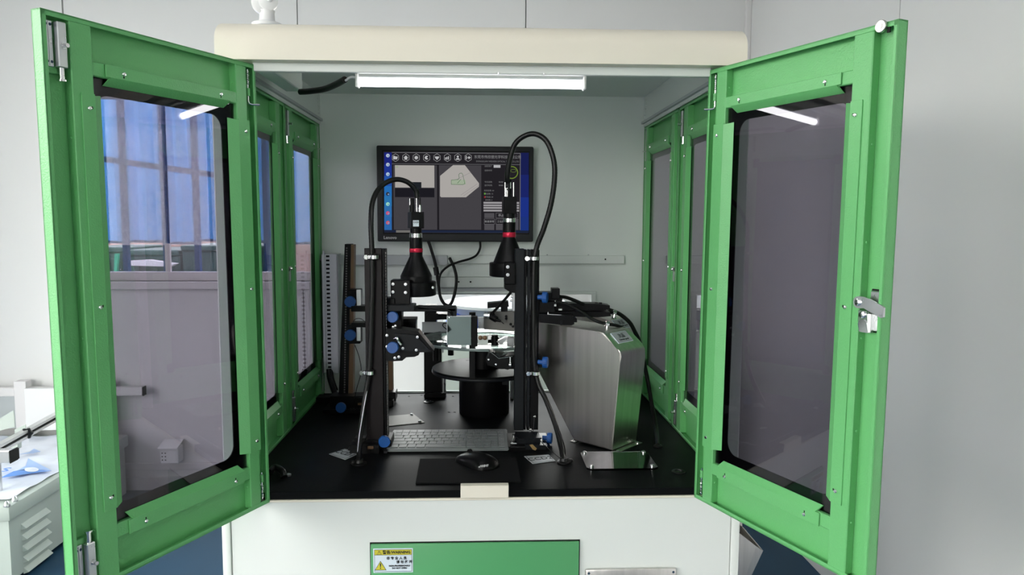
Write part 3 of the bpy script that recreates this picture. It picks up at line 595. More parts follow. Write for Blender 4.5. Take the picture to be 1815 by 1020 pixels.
# ------------------------------------------------------------------ ducts on the back panel
D1 = thing('cable_duct', 'long horizontal grey trunking bar across the back wall under the monitor', 'duct', (-.01, .96, .462))
b = B(); a = S(590, 470, DI-.022); c = S(793, 453, DI-.022); box(b, a.x, c.x, DI-.022, DI-.0004, a.z, c.z, .001); obj('duct_length', b, 'duct', D1)
b = B(); a = S(794, 467.5, DI-.018); c = S(1107, 453.5, DI-.018); box(b, a.x, c.x, DI-.018, DI-.0004, a.z, c.z, .001); obj('duct_length', b, 'inner', D1)
for u in (1073,): p = S(u, 460, DI-.018); b = B(); lathe(b, p, [(.003, 0), (.003, .0006)], 10, (0, -1, 0)); obj('hole', b, 'gap', D1)
for u in (655, 970, 1043): p = S(u, 452.5, DI-.01); b = B(); lathe(b, p, [(.003, -.001), (.002, .003)], 8, (0, 0, 1)); obj('screw', b, 'duct', D1)
YD = .905
D2 = thing('slotted_duct', 'pale grey slotted wiring duct standing in the back left corner', 'duct', (-.526, .93, 0.05))
a = S(573, 662, YD); c = S(598, 451, YD); dx0, dx1, dz0, dz1 = a.x, c.x, a.z, c.z
nsl = 29; pitch = (dz1-dz0)/nsl; cx = dx0+(dx1-dx0)*.40
b = B(); box(b, dx0, cx-.006, YD, YD+.002, dz0, dz1); box(b, cx+.006, dx1, YD, YD+.002, dz0, dz1)
for i in range(nsl+1): z = dz0+i*pitch; box(b, cx-.0062, cx+.0062, YD, YD+.002, max(dz0, z-pitch*.27), min(dz1, z+pitch*.27))
box(b, dx0, dx0+.002, YD, DI-.001, dz0, dz1); box(b, dx1-.002, dx1, YD, DI-.001, dz0, dz1); box(b, dx1, dx1+.0015, YD, YD+.02, dz0, dz1)
obj('slotted_face', b, 'duct', D2, smooth=False)
b = B(); box(b, dx0+.002, dx1-.002, YD+.012, YD+.014, dz0, dz1); obj('duct_inside', b, 'gap', D2, smooth=False)
b = B(); box(b, dx0+.006, dx0+.012, YD-.002, YD+.002, dz0+.02, dz1+.012, .001); obj('cover_rib', b, 'duct', D2)
b = B(); tube(b, [S(583, 655, .90), S(584, 668, .89), S(588, 682, .87), S(594, 698, .85), S(600, 707, .82)], .009, 12); tube(b, [S(588, 655, .91), S(590, 672, .90), S(597, 692, .88)], .005, 10)
obj('duct_cables', b, 'rubber', label='black cable bundle coming out of the slotted duct in the back left corner', cat='cable')

# ------------------------------------------------------------------ knobs, stages, cameras
def knob(c, axis, parent, r=.0155, L=.013, label=None):
    c = V(c); x, y, a = frame_of(axis); b = B(); n = 48; rs = []
    for h, k in ((0, .97), (.0015, 1), (L-.0015, 1), (L, .93)):
        rs.append([b.verts.new(c+a*h+(x*cos(2*pi*i/n)+y*sin(2*pi*i/n))*r*k*(1 if i % 2 else .955)) for i in range(n)])
    for p, q in zip(rs, rs[1:]):
        for i in range(n): b.faces.new((p[i], p[(i+1) % n], q[(i+1) % n], q[i]))
    b.faces.new(rs[0][::-1]); b.faces.new(rs[-1])
    k = obj('knob', b, 'blue', parent)
    b = B(); cyl(b, c-a*.014, c, .0065, 16); obj('knob_shaft', b, 'blue', k); return k
def rail(parent, x0, x1, y, d, z0, z1, m='black', grooves=2):
    b = B(); box(b, x0, x1, y+.006, y+d, z0, z1, .001); n = grooves+1; wv = (x1-x0)/n
    for i in range(n): box(b, x0+i*wv+.002, x0+(i+1)*wv-.002, y, y+.006, z0, z1, .001)
    return obj('rail', b, m, parent)
def rack(parent, x, y, z0, z1, m='tooth', pitch=.008, sx=.003):
    b = B(); z = z0
    while z < z1: box(b, x-sx, x, y, y+.010, z, z+pitch*.55); z += pitch
    return obj('rack_teeth', b, m, parent, kind='stuff', smooth=False)
def screws(parent, pts, Y, r=.0035, m='chrome'):
    for u, v in pts: b = B(); lathe(b, S(u, v, Y), [(r, 0), (r, .002), (r*.55, .0022), (r*.5, .001)], 12, (0, -1, 0)); obj('screw', b, m, parent)
# --- stage A (front left)
A = thing('linear_stage', 'black vertical adjusting column at front left beside the CCD1 label', 'stand', (-.29, .335, 0))
rl = obj('cover_plate', (lambda b: (box(b, -.3150, -.2700, .303, .312, .030, .545, .001), b)[1])(B()), 'black_warm', A)
rail(A, -.3145, -.262, .312, .045, .018, .543, 'black', 1)
rack(A, -.2600, .312, .05, .535); b = B(); box(b, -.2632, -.2612, .312, .330, .03, .54); obj('rack_bar', b, 'black', A)
screws(A, [(653, 535), (655, 558), (655, 760)], .303, .0022, 'gap')
b = B(); box(b, -.365, -.245, .300, .380, 0, .008, .001); pb(b, 620, 789, 672, 808, .275, .05, .001); pb(b, 628, 778, 648, 797, .30, .03, .001); box(b, -.325, -.250, .300, .375, .008, .030, .002); obj('base_block', b, 'black', A)
b = B(); pb(b, 651, 792, 662, 797, .272, .006, .001); obj('brass_insert', b, 'bronze', A)
b = B(); pb(b, 664, 792, 671, 794.5, .27, .01); pb(b, 680, 800, 686, 804, .272, .02); obj('scale', b, 'slate', A)
p = S(681, 782, .262); knob(p+V((0, .0, 0)), (.18, -1, 0), A)
# carriages and arms on A (z .27..45)
b = B(); pb(b, 680, 529, 700, 552, .35, .05, .002); pb(b, 680, 552, 712, 585, .36, .05, .002); obj('carriage', b, 'black', A)
b = B(); pb(b, 682, 541, 735, 553, .33, .055, .002); pb(b, 683, 545, 808, 553, .40, .05, .0015); pb(b, 793, 547, 809, 561, .40, .05, .0015); obj('arm', b, 'slate', A)
b = B(); tube(b, [S(728, 543.5, .392), S(742, 544, .392)], .0022, 8); lathe(b, S(749, 545, .392), [(.005, -.012), (.006, 0), (.004, .02)], 12, (1, 0, -.12)); tube(b, [S(750, 545, .392), S(775, 548, .392), S(796, 552, .392), S(803, 560, .40)], .003, 8); obj('sensor_lead', b, 'rubber', A)
b = B(); pb(b, 704, 566, 737, 572, .43, .06, .001); pb(b, 706, 571, 737, 588, .44, .05, .001); obj('shelf_block', b, 'black', A)
b = B(); pp(b, [(684, 583), (712, 584), (741, 588), (769, 622), (765, 625), (742, 625), (742, 630), (735, 633), (720, 634), (713, 640), (695, 641), (684, 640)], .31, .05); obj('lower_bracket', b, 'black', A)
b = B(); pp(b, [(700, 592), (737, 595), (763, 623), (758, 624), (700, 622)], .302, .008); obj('bracket_plate', b, 'slate', A)
screws(A, [(714, 618), (738, 621), (707, 633), (700, 635), (740, 598), (686, 595), (686, 615)], .302, .0038, 'zinc')
b = B(); tube(b, [S(699, 601, .29), S(704, 600, .285), S(706, 606, .285), S(711, 612, .285)], .0035, 8); obj('clamp_lever', b, 'chrome', A)
knob(S(697, 562, .335), (-.10, -1, .05), A); knob(S(697, 616, .28), (-.10, -1, .05), A)
screws(A, [(697, 580), (701, 578)], .34, .003, 'zinc')
b = B(); tube(b, [S(711, 553, .36), S(706, 572, .37), S(700, 590, .36)], .0014, 6); obj('thin_lead', b, 'rubber', A)
# --- stage C (back left)
Cc = thing('linear_stage', 'black vertical adjusting column at back left with a bronze side strip', 'stand', (-.45, .77, 0))
b = B(); p = [S(611, 433, .74), S(622, 433, .74), S(617, 706, .74), S(600, 706, .74)]; prism(b, p, (0, .045, 0)); obj('rail', b, 'black', Cc)
b = B(); p = [S(620, 434, .742), S(627.5, 434, .742), S(625.5, 706, .742), S(616, 706, .742)]; prism(b, p, (0, .035, 0)); obj('side_strip', b, 'bronze', Cc)
b = B(); k0, k1 = S(614.5, 440, .738), S(610.5, 700, .738)
for i in range(58): q = k0.lerp(k1, i/58); box(b, q.x-.002, q.x+.002, .736, .741, q.z-.0025, q.z+.0018)
obj('rack_teeth', b, 'tooth', Cc, kind='stuff', smooth=False)
for v0, v1, kv, nm in ((514, 548, 535, 0), (577, 610, 594, 1)):
    b = B(); pb(b, 616, v0, 638, v1, .69, .05, .002); obj('carriage', b, 'black', Cc)
    b = B(); pb(b, 632, v0-.5, 639, v1-5, .682, .008, .001); obj('scale_plate', b, 'alu', Cc)
    b = B(); pb(b, 622, v1-5 if not nm else 573, 690, v1+5 if not nm else 581, .66, .05, .002); obj('arm', b, 'black', Cc)
    knob(S(621.5, kv, .675), (0, -1, 0), Cc, r=.0178)
b = B(); box(b, -.515, -.40, .690, .80, 0, .012, .001); pb(b, 585, 703, 648, 728, .70, .06, .002); pb(b, 627, 706, 652, 716, .69, .01, .001); pb(b, 560, 705, 590, 715, .78, .05, .002); obj('base_block', b, 'black', Cc)
for i in range(6): b = B(); p = S(622+i*5.5, 726, .686); lathe(b, p, [(.004, 0), (.004, .004)], 8, (0, -1, 0)); obj('screw', b, 'slate', Cc)
b = B(); pb(b, 634, 715, 642, 719, .686, .004, .001); obj('brass_insert', b, 'bronze', Cc)
knob(S(605, 722, .672), (0, -1, 0), Cc, r=.0165)
b = B(); tube(b, [S(624, 574, .68), S(630, 566, .675), S(641, 566, .67), S(650, 575, .67)], .001, 6); tube(b, [S(629, 612, .68), S(637, 635, .68), S(640, 660, .68), S(632, 690, .68), S(628, 712, .69)], .0012, 6); obj('thin_lead', b, 'rubber', Cc)
# --- stage D (behind the turntable) and stage E (behind A)
Dd = thing('linear_stage', 'black post standing at the back behind the left of the turntable', 'stand', (-.175, .905, 0))
b = B(); box(b, -.207, -.146, .900, .935, .012, .245, .002); obj('rail', b, 'black', Dd)
b = B(); box(b, -.207, -.132, .888, .945, 0, .014, .002); pb(b, 753, 697, 790, 706, .885, .05, .001); obj('base_block', b, 'black', Dd)
b = B(); cyl(b, S(786.5, 696, .86), S(786.5, 662, .86), .0075, 14); obj('silver_post', b, 'zinc', Dd)
Ee = thing('linear_stage', 'short black post with brown strip behind the front left column', 'stand', (-.31, .85, 0))
b = B(); p = S(683, 700, .84); q = S(691, 560, .84); box(b, p.x-.02, q.x, .84, .88, .01, q.z, .002); obj('rail', b, 'black', Ee)
b = B(); p = S(689, 700, .835); q = S(695.5, 600, .835); box(b, p.x, q.x, .835, .86, .01, q.z, .001); obj('side_strip', b, 'bronze', Ee)
b = B(); pb(b, 680, 696, 701, 712, .80, .06, .002); pb(b, 676, 710, 697, 722, .77, .05, .002); box(b, -.345, -.30, .78, .86, 0, .012); obj('base_block', b, 'black', Ee)
# --- stage B (front right)
Bb = thing('linear_stage', 'black vertical adjusting column at front right beside the CCD2 label', 'stand', (.12, .405, 0))
b = B(); box(b, .0855, .1115, .380, .425, .030, .541, .0012); obj('rail', b, 'slate', Bb)
b = B(); box(b, .1115, .1180, .386, .425, .030, .539, .001); box(b, .1205, .1275, .382, .425, .030, .539, .001); box(b, .130, .153, .384, .425, .030, .539, .001); obj('rail_inner', b, 'black', Bb)
b = B(); box(b, .1205, .1275, .3795, .383, .040, .536, .0006); obj('scale_rail', b, 'slate', Bb)
screws(Bb, [(937.5, 537), (937.5, 559), (938.5, 702)], .3795, .0024, 'gap')
b = B(); box(b, .065, .180, .300, .430, 0, .008, .001); pb(b, 905, 792, 972, 806, .285, .06, .002); obj('base_plate', b, 'black', Bb)
b = B(); pb(b, 915, 778, 958, 799, .31, .07, .002); prism(b, [SZ(908, 772, .028), SZ(935, 771, .028), SZ(958, 776, .028), SZ(960, 779, .028), SZ(920, 781, .028)], (0, 0, .004)); obj('base_block', b, 'slate', Bb)
b = B(); pb(b, 931, 790, 968, 798, .282, .02, .001); obj('lock_plate', b, 'slate', Bb)
b = B(); p = [S(938.5, 789.5, .28), S(944, 788.5, .28), S(951.5, 796, .28), S(949, 799, .28), S(944.5, 797.5, .28)]; prism(b, p, (0, .004, 0)); obj('brass_insert', b, 'brass', Bb)
knob(S(970.5, 777, .345), (1, -.28, 0), Bb, L=.012); 
p = S(908, 787, .30); b = B(); cyl(b, p, p+V((.012, 0, .0)), .0025, 10); lathe(b, p, [(.004, 0), (.004, .005)], 12, (-1, 0, .2)); tube(b, [p, p+V((.002, 0, .012)), p+V((.004, .01, .02))], .0012, 6); obj('clamp_lever', b, 'chrome', Bb)
b = B(); p0 = S(940, 762, .36); p1 = S(947.5, 739, .37); tube(b, [SZ(995, 815, .004), S(965, 790, .27), p0+V((.002, -.002, -.002))], .0012, 6, 1); tube(b, [p1, S(945, 765, .36)], .0010, 6, 1); obj('thin_lead', b, 'rubber', Bb)
for p in (p0, p1): b = B(); lathe(b, p, [(.0001, -.004), (.0035, -.002), (.0035, .002), (.0001, .004)], 12, (1, -.5, .3)); obj('ball_tip', b, 'chrome', Bb)
# blocks and arms on B
b = B(); pb(b, 894, 466, 914, 505, .37, .06, .002); pp(b, [(894, 505), (914, 505), (914, 520), (905, 519), (894, 512)], .38, .05); obj('upper_bracket', b, 'black', Bb)
screws(Bb, [(900, 473.5), (900, 487.5)], .37, .0048, 'zinc')
b = B(); pb(b, 908, 515, 914, 552, .40, .02, .001); obj('side_plate', b, 'zinc', Bb); screws(Bb, [(907, 526), (906, 533)], .40, .004)
b = B(); pb(b, 955, 519, 979, 534, .385, .05, .002); pb(b, 978, 512, 992.5, 530, .38, .04, .001); pb(b, 955, 534, 984, 556, .39, .05, .002); pb(b, 976, 529, 997, 534, .385, .02, .001); obj('carriage', b, 'black', Bb)
knob(S(962, 527.5, .365), (1, -.30, 0), Bb, L=.013); knob(S(962.5, 642.5, .365), (1, -.30, 0), Bb, L=.013)
b = B(); pb(b, 955, 632, 961, 652, .375, .04, .001); obj('lower_carriage', b, 'black', Bb)
b = B(); pp(b, [(955, 537), (1060, 539), (1081, 542), (1081, 548), (1070, 551), (955, 551)], .43, .05); pp(b, [(955, 552), (1082, 554), (1083, 561), (1060, 563), (955, 560)], .41, .05); pp(b, [(955, 558), (1016, 560), (1018, 575), (1013, 577), (1000, 577), (955, 572)], .37, .06); pb(b, 1016, 565, 1023, 572, .38, .04, .001); obj('arm', b, 'black', Bb)
b = B(); prism(b, [S(955, 558.5, .368), S(1000, 561.5, .368), S(1017, 560, .40), S(960, 557, .40)], (0, 0, .002)); pb(b, 993, 569, 997, 577, .367, .004); obj('arm_ridge', b, 'slate', Bb)
for u in (1057, 1064): p = S(u, 539, .45); b = B(); lathe(b, p, [(.005, -.002), (.005, .004)], 10, (0, 0, 1)); obj('screw', b, 'black', Bb)
b = B(); pp(b, [(970, 556), (971.5, 553), (973, 557), (995, 558.5), (996, 562.5), (970, 559)], .372, .003); pb(b, 990, 548, 996, 550.5, .38, .01); pb(b, 982.5, 540, 986, 543.5, .38, .006); obj('bright_plate', b, 'alu', Bb)
# small lens unit on a bracket left of B
b = B(); pp(b, [(868, 626), (874, 624), (885, 634), (908, 630), (914, 630), (914, 650), (900, 656), (864, 648), (862, 640)], .40, .06); pb(b, 880, 642, 914, 655, .42, .06, .002); u1 = obj('light_unit', b, 'black', Bb)
b = B(); prism(b, [S(870, 625.5, .398), S(884, 636.5, .398), S(908, 633, .398), S(912, 626, .46), S(880, 623, .46)], (0, 0, .002)); obj('light_window', b, 'prism', u1)
screws(Bb, [(866, 638), (879, 646.5)], .398, .0028)
b = B(); cyl(b, S(904.5, 633, .39), S(904, 649, .39), .0032, 12); lathe(b, S(905, 647, .39), [(.006, -.003), (.006, .003)], 14, (1, -.4, 0)); obj('clamp_lever', b, 'chrome', Bb)

def camera_unit(name_label, cxp, Y, v, box_l, box_split, connectors, cable_side):
    """v: photo rows of body top, body bottom, neck bottom, silver bottom, body2 bottom, red bottom, neck2 bottom, cone bottom, band bottom, ring bottom"""
    x = S(cxp, (v[0]+v[-1])/2, Y).x; z = [S(cxp, q, Y).z for q in v]; k = mpp(Y)
    t = thing('industrial_camera', name_label, 'camera', (x, Y, z[9]))
    b = B(); hw = 11.5*k; phi = R(22) if box_split > 0 else R(7)
    vs = []
    for q in (z[1], z[0]):
        vs.append([b.verts.new((x+dx*cos(phi)-dy*sin(phi), Y+dx*sin(phi)+dy*cos(phi), q)) for dx, dy in ((-hw, -hw), (hw, -hw), (hw, hw), (-hw, hw))])
    b.faces.new(vs[0][::-1]); b.faces.new(vs[1])
    for i in range(4): b.faces.new((vs[0][i], vs[0][(i+1) % 4], vs[1][(i+1) % 4], vs[1][i]))
    bmesh.ops.bevel(b, geom=b.edges[:], offset=.0012, segments=1, affect='EDGES'); obj('camera_body', b, 'black', t)
    b = B(); lathe(b, (x, Y, z[2]), [(10*k, 0), (10*k, z[1]-z[2])], 28); obj('mount', b, 'black', t)
    b = B(); lathe(b, (x, Y, z[3]), [(10.8*k, 0), (11.4*k, .001), (11.4*k, z[2]-z[3]-.001), (10.8*k, z[2]-z[3])], 32); sr = obj('silver_ring', b, 'chrome', t)
    b = B(); lathe(b, (x, Y, z[4]), [(11.3*k, 0), (11.3*k, z[3]-z[4])], 32); obj('lens_tube', b, 'black', t)
    b = B(); lathe(b, (x, Y, z[5]), [(11.5*k, 0), (11.8*k, .0008), (11.8*k, z[4]-z[5]-.0008), (11.5*k, z[4]-z[5])], 32); obj('red_ring', b, 'red', t)
    b = B(); h = lambda q: z[q]-z[9]
    lathe(b, (x, Y, z[9]), [(32*k, 0), (34.6*k, .0015), (35*k, .003), (35*k, h(8)-.002), (33.6*k, h(8)), (27.5*k, h(8)), (27.7*k, h(7)), (27.3*k, h(7)+.001), (11.4*k, h(6)), (11.4*k, h(5))], 56); obj('lens_cone', b, 'black', t)
    b = B(); lathe(b, (x, Y, z[9]-.0005), [(31*k, 0), (31*k, .0006)], 48); obj('front_glass', b, 'prism', t)
    for dx, r_, m_, h0, h1 in connectors:
        b = B(); zz = z[0]; lathe(b, (x+dx*k, Y-.004, zz), [(r_*k, 0), (r_*k, h0*k), (r_*.8*k, h0*k), (r_*.8*k, h1*k), (r_*.4*k, h1*k)], 16); obj('plug', b, m_, t)
    return t, x, z, k
cA, xA, zA, kA = camera_unit('black camera with red-ringed cone lens clamped beside the front left column', 737.5, .43, (376, 405, 413.5, 421.7, 440.5, 447.4, 454.5, 489, 499, 524), 723, 1,
    ((-6, 4.6, 'black', 12, 24), (-9.6, 1.4, 'chrome', 22, 23), (1.8, 1.6, 'chrome', 0, 24), (7.5, 3.0, 'chrome', 8, 12), (7, 2.6, 'rubber', 0, 25)), 1)
b = B(); p = S(723.3, 401.5, .41); q = S(736, 391, .41); phi = R(22)
n_ = V((sin(phi), -cos(phi), 0)); r_ = V((cos(phi), sin(phi), 0)); hw = 11.5*kA; o_ = V((xA, .43, (p.z+q.z)/2))+n_*(hw+.0003)-r_*(hw*.30)
prism(b, [o_-r_*.0085-V((0, 0, .0085)), o_+r_*.0085-V((0, 0, .0085)), o_+r_*.0085+V((0, 0, .0085)), o_-r_*.0085+V((0, 0, .0085))], n_*.0004); obj('camera_label', b, 'stick', cA)
text('lettering', 'CCD', .007, o_+n_*.0006+V((0, 0, .003)), r_, (0, 0, 1), 'ink', cA, bold=.0002)
cB, xB, zB, kB = camera_unit('black camera with red-ringed cone lens clamped beside the front right column, mounted higher', 902.5, .47, (349, 379, 387, 394.5, 412, 420.5, 422, 464, 465.5, 490), 893, -1,
    ((-1, 4.4, 'black', 14, 26), (-7.4, 1.3, 'chrome', 24, 25), (7.4, 1.3, 'chrome', 24, 25), (-3.5, 3.3, 'chrome', 11, 15), (0, 3.0, 'chrome', 26, 28)), 1)
# clamp blocks joining the cameras to the columns
b = B(); pb(b, 692.5, 497, 727, 541, .355, .05, .002); cb = obj('clamp_block', b, 'black', cA)
b = B(); lathe(b, S(767, 510, .385), [(.004, 0), (.004, .0015), (.002, .002)], 12, (.4, -1, 0)); obj('set_screw', b, 'chrome', cA)
for u, v in ((696.5, 504), (719, 504.5), (696.5, 518), (719, 519)):
    b = B(); lathe(b, S(u, v, .355), [(.0042, 0), (.0042, .0018), (.0024, .002), (.0022, .0008)], 14, (0, -1, 0)); obj('screw', b, 'zinc', cb)
# ------------------------------------------------------------------ hoses over the columns
def hose(pts, r, name, label, extra=()):
    b = B(); tube(b, pts, r, 12, 14, ribs=.05); o = obj(name, b, 'rubber', label=label, cat='cable', group=None)
    for e, rr in extra:
        b = B(); tube(b, e, rr, 8, 8); obj('strand', b, 'rubber', o)
    return o
h1 = hose([(xA+.004, .43, zA[0]+24*kA), S(737, 338, .43), S(722, 323, .42), S(700, 318.5, .40), S(676, 330, .37), S(661, 356, .33), S(657.5, 395, .30), S(659, 440, .294), S(660, 500, .293), S(657, 600, .292), S(654, 660, .290), S(648, 700, .285), S(641, 750, .265), S(637, 795, .232), SZ(637, 821, .004)], .0068, 'cable_hose',
    'black cable hose looping from the left camera down the front left column', [([S(740, 344, .43), S(742, 352, .43), S(744, 358, .43)], .003)])
b = B(); tube(b, [S(651, 690, .283), S(643, 735, .265), S(636, 780, .235), S(633, 812, .210)], .0011, 6); obj('bright_strand', b, 'alu', h1)
h2 = hose([(xB, .47, zB[0]+26*kB), S(899, 318, .46), S(902, 290, .45), S(912, 257, .44), S(930, 241, .43), S(950, 238, .42), S(969, 251, .41), S(981, 282, .40), S(983, 315, .39), S(977, 360, .38), S(964, 405, .375), S(951, 440, .366), S(946.5, 480, .366), S(946, 560, .366), S(947, 640, .366), S(954, 680, .36), S(968, 710, .34), S(985, 755, .30), S(995, 795, .25), SZ(999, 819, .004)], .0072, 'cable_hose',
    'black cable hose looping high over the right camera and down the front right column', [([S(962, 700, .335), S(980, 735, .30), S(1000, 790, .245), SZ(1003, 817, .004)], .0022)])
def cable_clip(parent, u, v, Y, w=26):
    b = B(); p = S(u, v, Y); k = mpp(Y); lathe(b, p, [(.0105, -.0075), (.0115, -.006), (.0115, .006), (.0105, .0075)], 20, (0, 0, 1)); o = obj('hose_clip', b, 'rubber', parent)
    b = B(); lathe(b, p, [(.0120, -.0045), (.0120, .0045)], 20, (0, 0, 1)); box(b, p.x-.022, p.x, Y-.004, Y-.001, p.z-.004, p.z+.004); obj('clip_band', b, 'chrome', parent)
    b = B(); q = p+V((-.019, -.004, 0)); lathe(b, q, [(.0065, 0), (.0065, .004)], 6, (-.3, -1, 0)); lathe(b, q+V((0, -.004, 0)), [(.004, 0), (.003, .002)], 12, (-.3, -1, 0)); obj('clip_bolt', b, 'chrome', parent)
cable_clip(A, 663, 456, .292); cable_clip(A, 655, 661, .290); cable_clip(Bb, 947, 458.5, .366); cable_clip(Bb, 949, 662, .362)
for u, v, s_, l in ((637, 823, -.016, 'black cable gland at the foot of the left camera hose'), (1000, 820, .016, 'black cable gland at the foot of the right camera hose')):
    p = SZ(u, v); b = B(); lathe(b, (p.x, p.y, 0), [(.019, 0), (.019, .003), (.012, .005), (.010, .012)], 24); obj('cable_gland', b, 'rubber', label=l, cat='gland')
    b = B(); lathe(b, (p.x+s_, p.y-.004, 0.003), [(.007, 0), (.007, .004), (.004, .007)], 12); obj('gland_lug', b, 'rubber', label=l.replace('cable gland', 'clip lug beside the gland'), cat='clip')
# monitor cables
b = B(); tube(b, [S(759, 427, .93), S(765, 445, .925), S(772, 470, .92), S(777, 505, .915), S(781, 528, .915), S(790, 541, .915), S(799, 539, .915), S(806, 520, .915), S(809, 495, .92), S(805, 475, .925), S(799, 462, .93), S(797, 458, .935)], .0055, 10); mc = obj('monitor_cable', b, 'rubber', label='thick black monitor cable with ferrite block, hanging in a loop', cat='cable')
b = B(); cyl(b, S(772, 474, .918), S(774.5, 488, .916), .0095, 14); obj('ferrite', b, 'rubber', mc)
b = B(); tube(b, [S(851, 427, .93), S(851, 440, .928), S(845, 452, .925), S(833, 459, .92), S(812, 465, .912), S(795, 472, .905), S(782, 484, .900), S(778, 500, .900), S(780, 522, .898), S(787, 537, .898), S(795, 542, .898)], .0040, 10); obj('monitor_cable', b, 'rubber', label='thinner black monitor cable curving down from the screen to the loop', cat='cable')

# ------------------------------------------------------------------ rotary glass table
RX, RY = .002, .70
rt = thing('rotary_table', 'black motor drum carrying a round glass turntable disc', 'turntable', (RX, RY, 0))
b = B(); lathe(b, (RX, RY, 0), [(.080, 0), (.081, .002), (.081, .128), (.079, .130)], 72); obj('motor_drum', b, 'black', rt)
b = B(); pb(b, 890, 662, 902, 683, .632, .006, .001); obj('terminal_cover', b, 'slate', rt)
b = B(); lathe(b, (RX, RY, .130), [(.150, 0), (.165, .004), (.167, .006), (.167, .016), (.165, .018)], 96); bp = obj('base_plate', b, 'table', rt)
b = B(); lathe(b, (RX, RY, .134), [(.1672, 0), (.1685, .002), (.1685, .006), (.1672, .008)], 96, cap=False); obj('plate_rim', b, 'slate', rt)
for u, v in ((829, 639), (851, 637), (857, 643), (846, 638.5)): p = SZ(u, v, .1482); b = B(); box(b, p.x-.006, p.x+.006, p.y-.002, p.y+.002, .148, .1485); obj('plate_slot', b, 'gap', rt)
for u in (773, 837.5, 799): 
    p = SZ(u, 655 if u > 800 else 640 if u < 790 else 630, .148); b = B(); cyl(b, (p.x, p.y, .148), (p.x, p.y, .232 if u != 837.5 else .33), .0105, 18); obj('post', b, 'black', rt)
b = B(); p = SZ(785, 632, .148); lathe(b, (p.x, p.y, .160), [(.002, 0), (.005, .03), (.006, .055)], 14); obj('nozzle', b, 'whitep', rt)
b = B(); ri, ro, z0, z1, n = .125, .203, .234, .243, 96
rs = [[b.verts.new((RX+r_*cos(2*pi*i/n), RY+r_*sin(2*pi*i/n), z)) for i in range(n)] for r_, z in ((ri, z0), (ro, z0), (ro, z1), (ri, z1))]
for k in range(4):
    p, q = rs[k], rs[(k+1) % 4]
    for i in range(n): b.faces.new((p[i], p[(i+1) % n], q[(i+1) % n], q[i]))
gd = obj('glass_disc', b, 'disc', rt)
b = B(); lathe(b, (RX, RY, .2342), [(ro+.0002, 0), (ro+.0008, .0012), (ro+.0008, .0075), (ro+.0002, .0086)], 96, cap=False); obj('disc_edge', b, 'rim', gd)
b = B(); lathe(b, (RX, RY, .220), [(.120, 0), (.130, .003), (.130, .012), (.05, .014), (.05, .024), (.03, .026)], 64); obj('hub', b, 'black', rt)
b = B(); lathe(b, (RX, RY, .243), [(.112, 0), (.114, .001), (.136, .001), (.136, .0)], 64, cap=False); obj('hub_ring', b, 'alu', rt)
b = B(); lathe(b, (RX, RY, .148), [(.045, 0), (.045, .072)], 32); obj('spindle', b, 'black', rt)
# right-rear curved guide rail over the disc
b = B(); pts = []
n = 16
P0 = [(RX+.150*cos(a_), RY+.150*sin(a_)) for a_ in [(-.9+i*.16) for i in range(n)]]
for i in range(n-1):
    (xa, ya), (xb, yb2) = P0[i], P0[i+1]; prism(b, [(xa, ya, .262), (xb, yb2, .262), (xb, yb2, .276), (xa, ya, .276)], V(((xa-RX)*.05, (ya-RY)*.05, 0)))
obj('guide_arc', b, 'black', rt)
p = S(877, 606, .60); b = B(); cyl(b, (p.x, .60, .246), (p.x, .60, .262), .012, 14); obj('guide_post', b, 'black', rt)
# prism mirror with black holder
pm = thing('mirror_block', 'square grey mirror plate in a black holder standing over the turntable', 'mirror', (-.06, .52, .245))
b = B(); p = S(793, 612, .50); q = S(835, 561.5, .50); prism(b, [(p.x, .50, p.z), (q.x, .494, p.z), (q.x, .494, q.z), (p.x, .50, q.z)], (0, .004, 0)); obj('mirror_plate', b, 'prism', pm, smooth=False)
b = B(); box(b, p.x-.001, q.x, .499, .512, q.z, q.z+.003); box(b, p.x-.0015, p.x, .499, .506, p.z, q.z+.002); obj('mirror_edge', b, 'zinc', pm)
b = B(); pb(b, 835.5, 562, 846.5, 615, .498, .03, .0015); p = S(843, 653, .53); q = S(843, 600, .53); box(b, p.x-.018, p.x-.002, .52, .54, .148, q.z); obj('holder', b, 'black', pm)
screws(pm, [(832.5, 565.5), (796.5, 563.5)], .4985, .002)

# ------------------------------------------------------------------ fixtures around the disc
def single(name, parts, m, label, cat, group=None):
    b = B(); parts(b); return obj(name, b, m, label=label, cat=cat, group=group)
ff = thing('feed_fixture', 'black sensor head above a grey guard plate at the back left of the turntable', 'fixture', (-.18, .86, .24))
b = B(); pp(b, [(755, 560), (760, 556), (775, 556), (793, 558), (793, 566), (754, 569)], .82, .05); pb(b, 776, 557, 782, 567, .81, .03, .001); pb(b, 782, 561, 793, 567, .80, .05, .001); obj('sensor_head', b, 'black', ff)
b = B(); pb(b, 748, 571, 795, 590, .84, .006, .001); obj('guard_plate', b, 'duct', ff)
b = B(); box(b, -.200, -.160, .846, .9, .236, .33, .002); obj('fixture_post', b, 'black', ff)
b = B(); tube(b, [S(792, 573, .80), S(786, 574, .79), S(785, 578, .79), S(790, 583, .79), S(793, 584, .79)], .0015, 6); obj('thin_lead', b, 'rubber', ff)
ps = thing('probe_fixture', 'polished metal bracket with a black air nozzle right of the mirror plate', 'fixture', (.09, .62, .25))
b = B(); pp(b, [(858, 556), (868, 553), (911, 551), (911, 588), (858, 584)], .60, .008); obj('polished_plate', b, 'plate', ps)
b = B(); pp(b, [(864, 538), (901, 534.5), (902, 544), (864, 547)], .585, .04); pb(b, 888, 544, 900, 553, .59, .025, .001); obj('top_arm', b, 'black', ps)
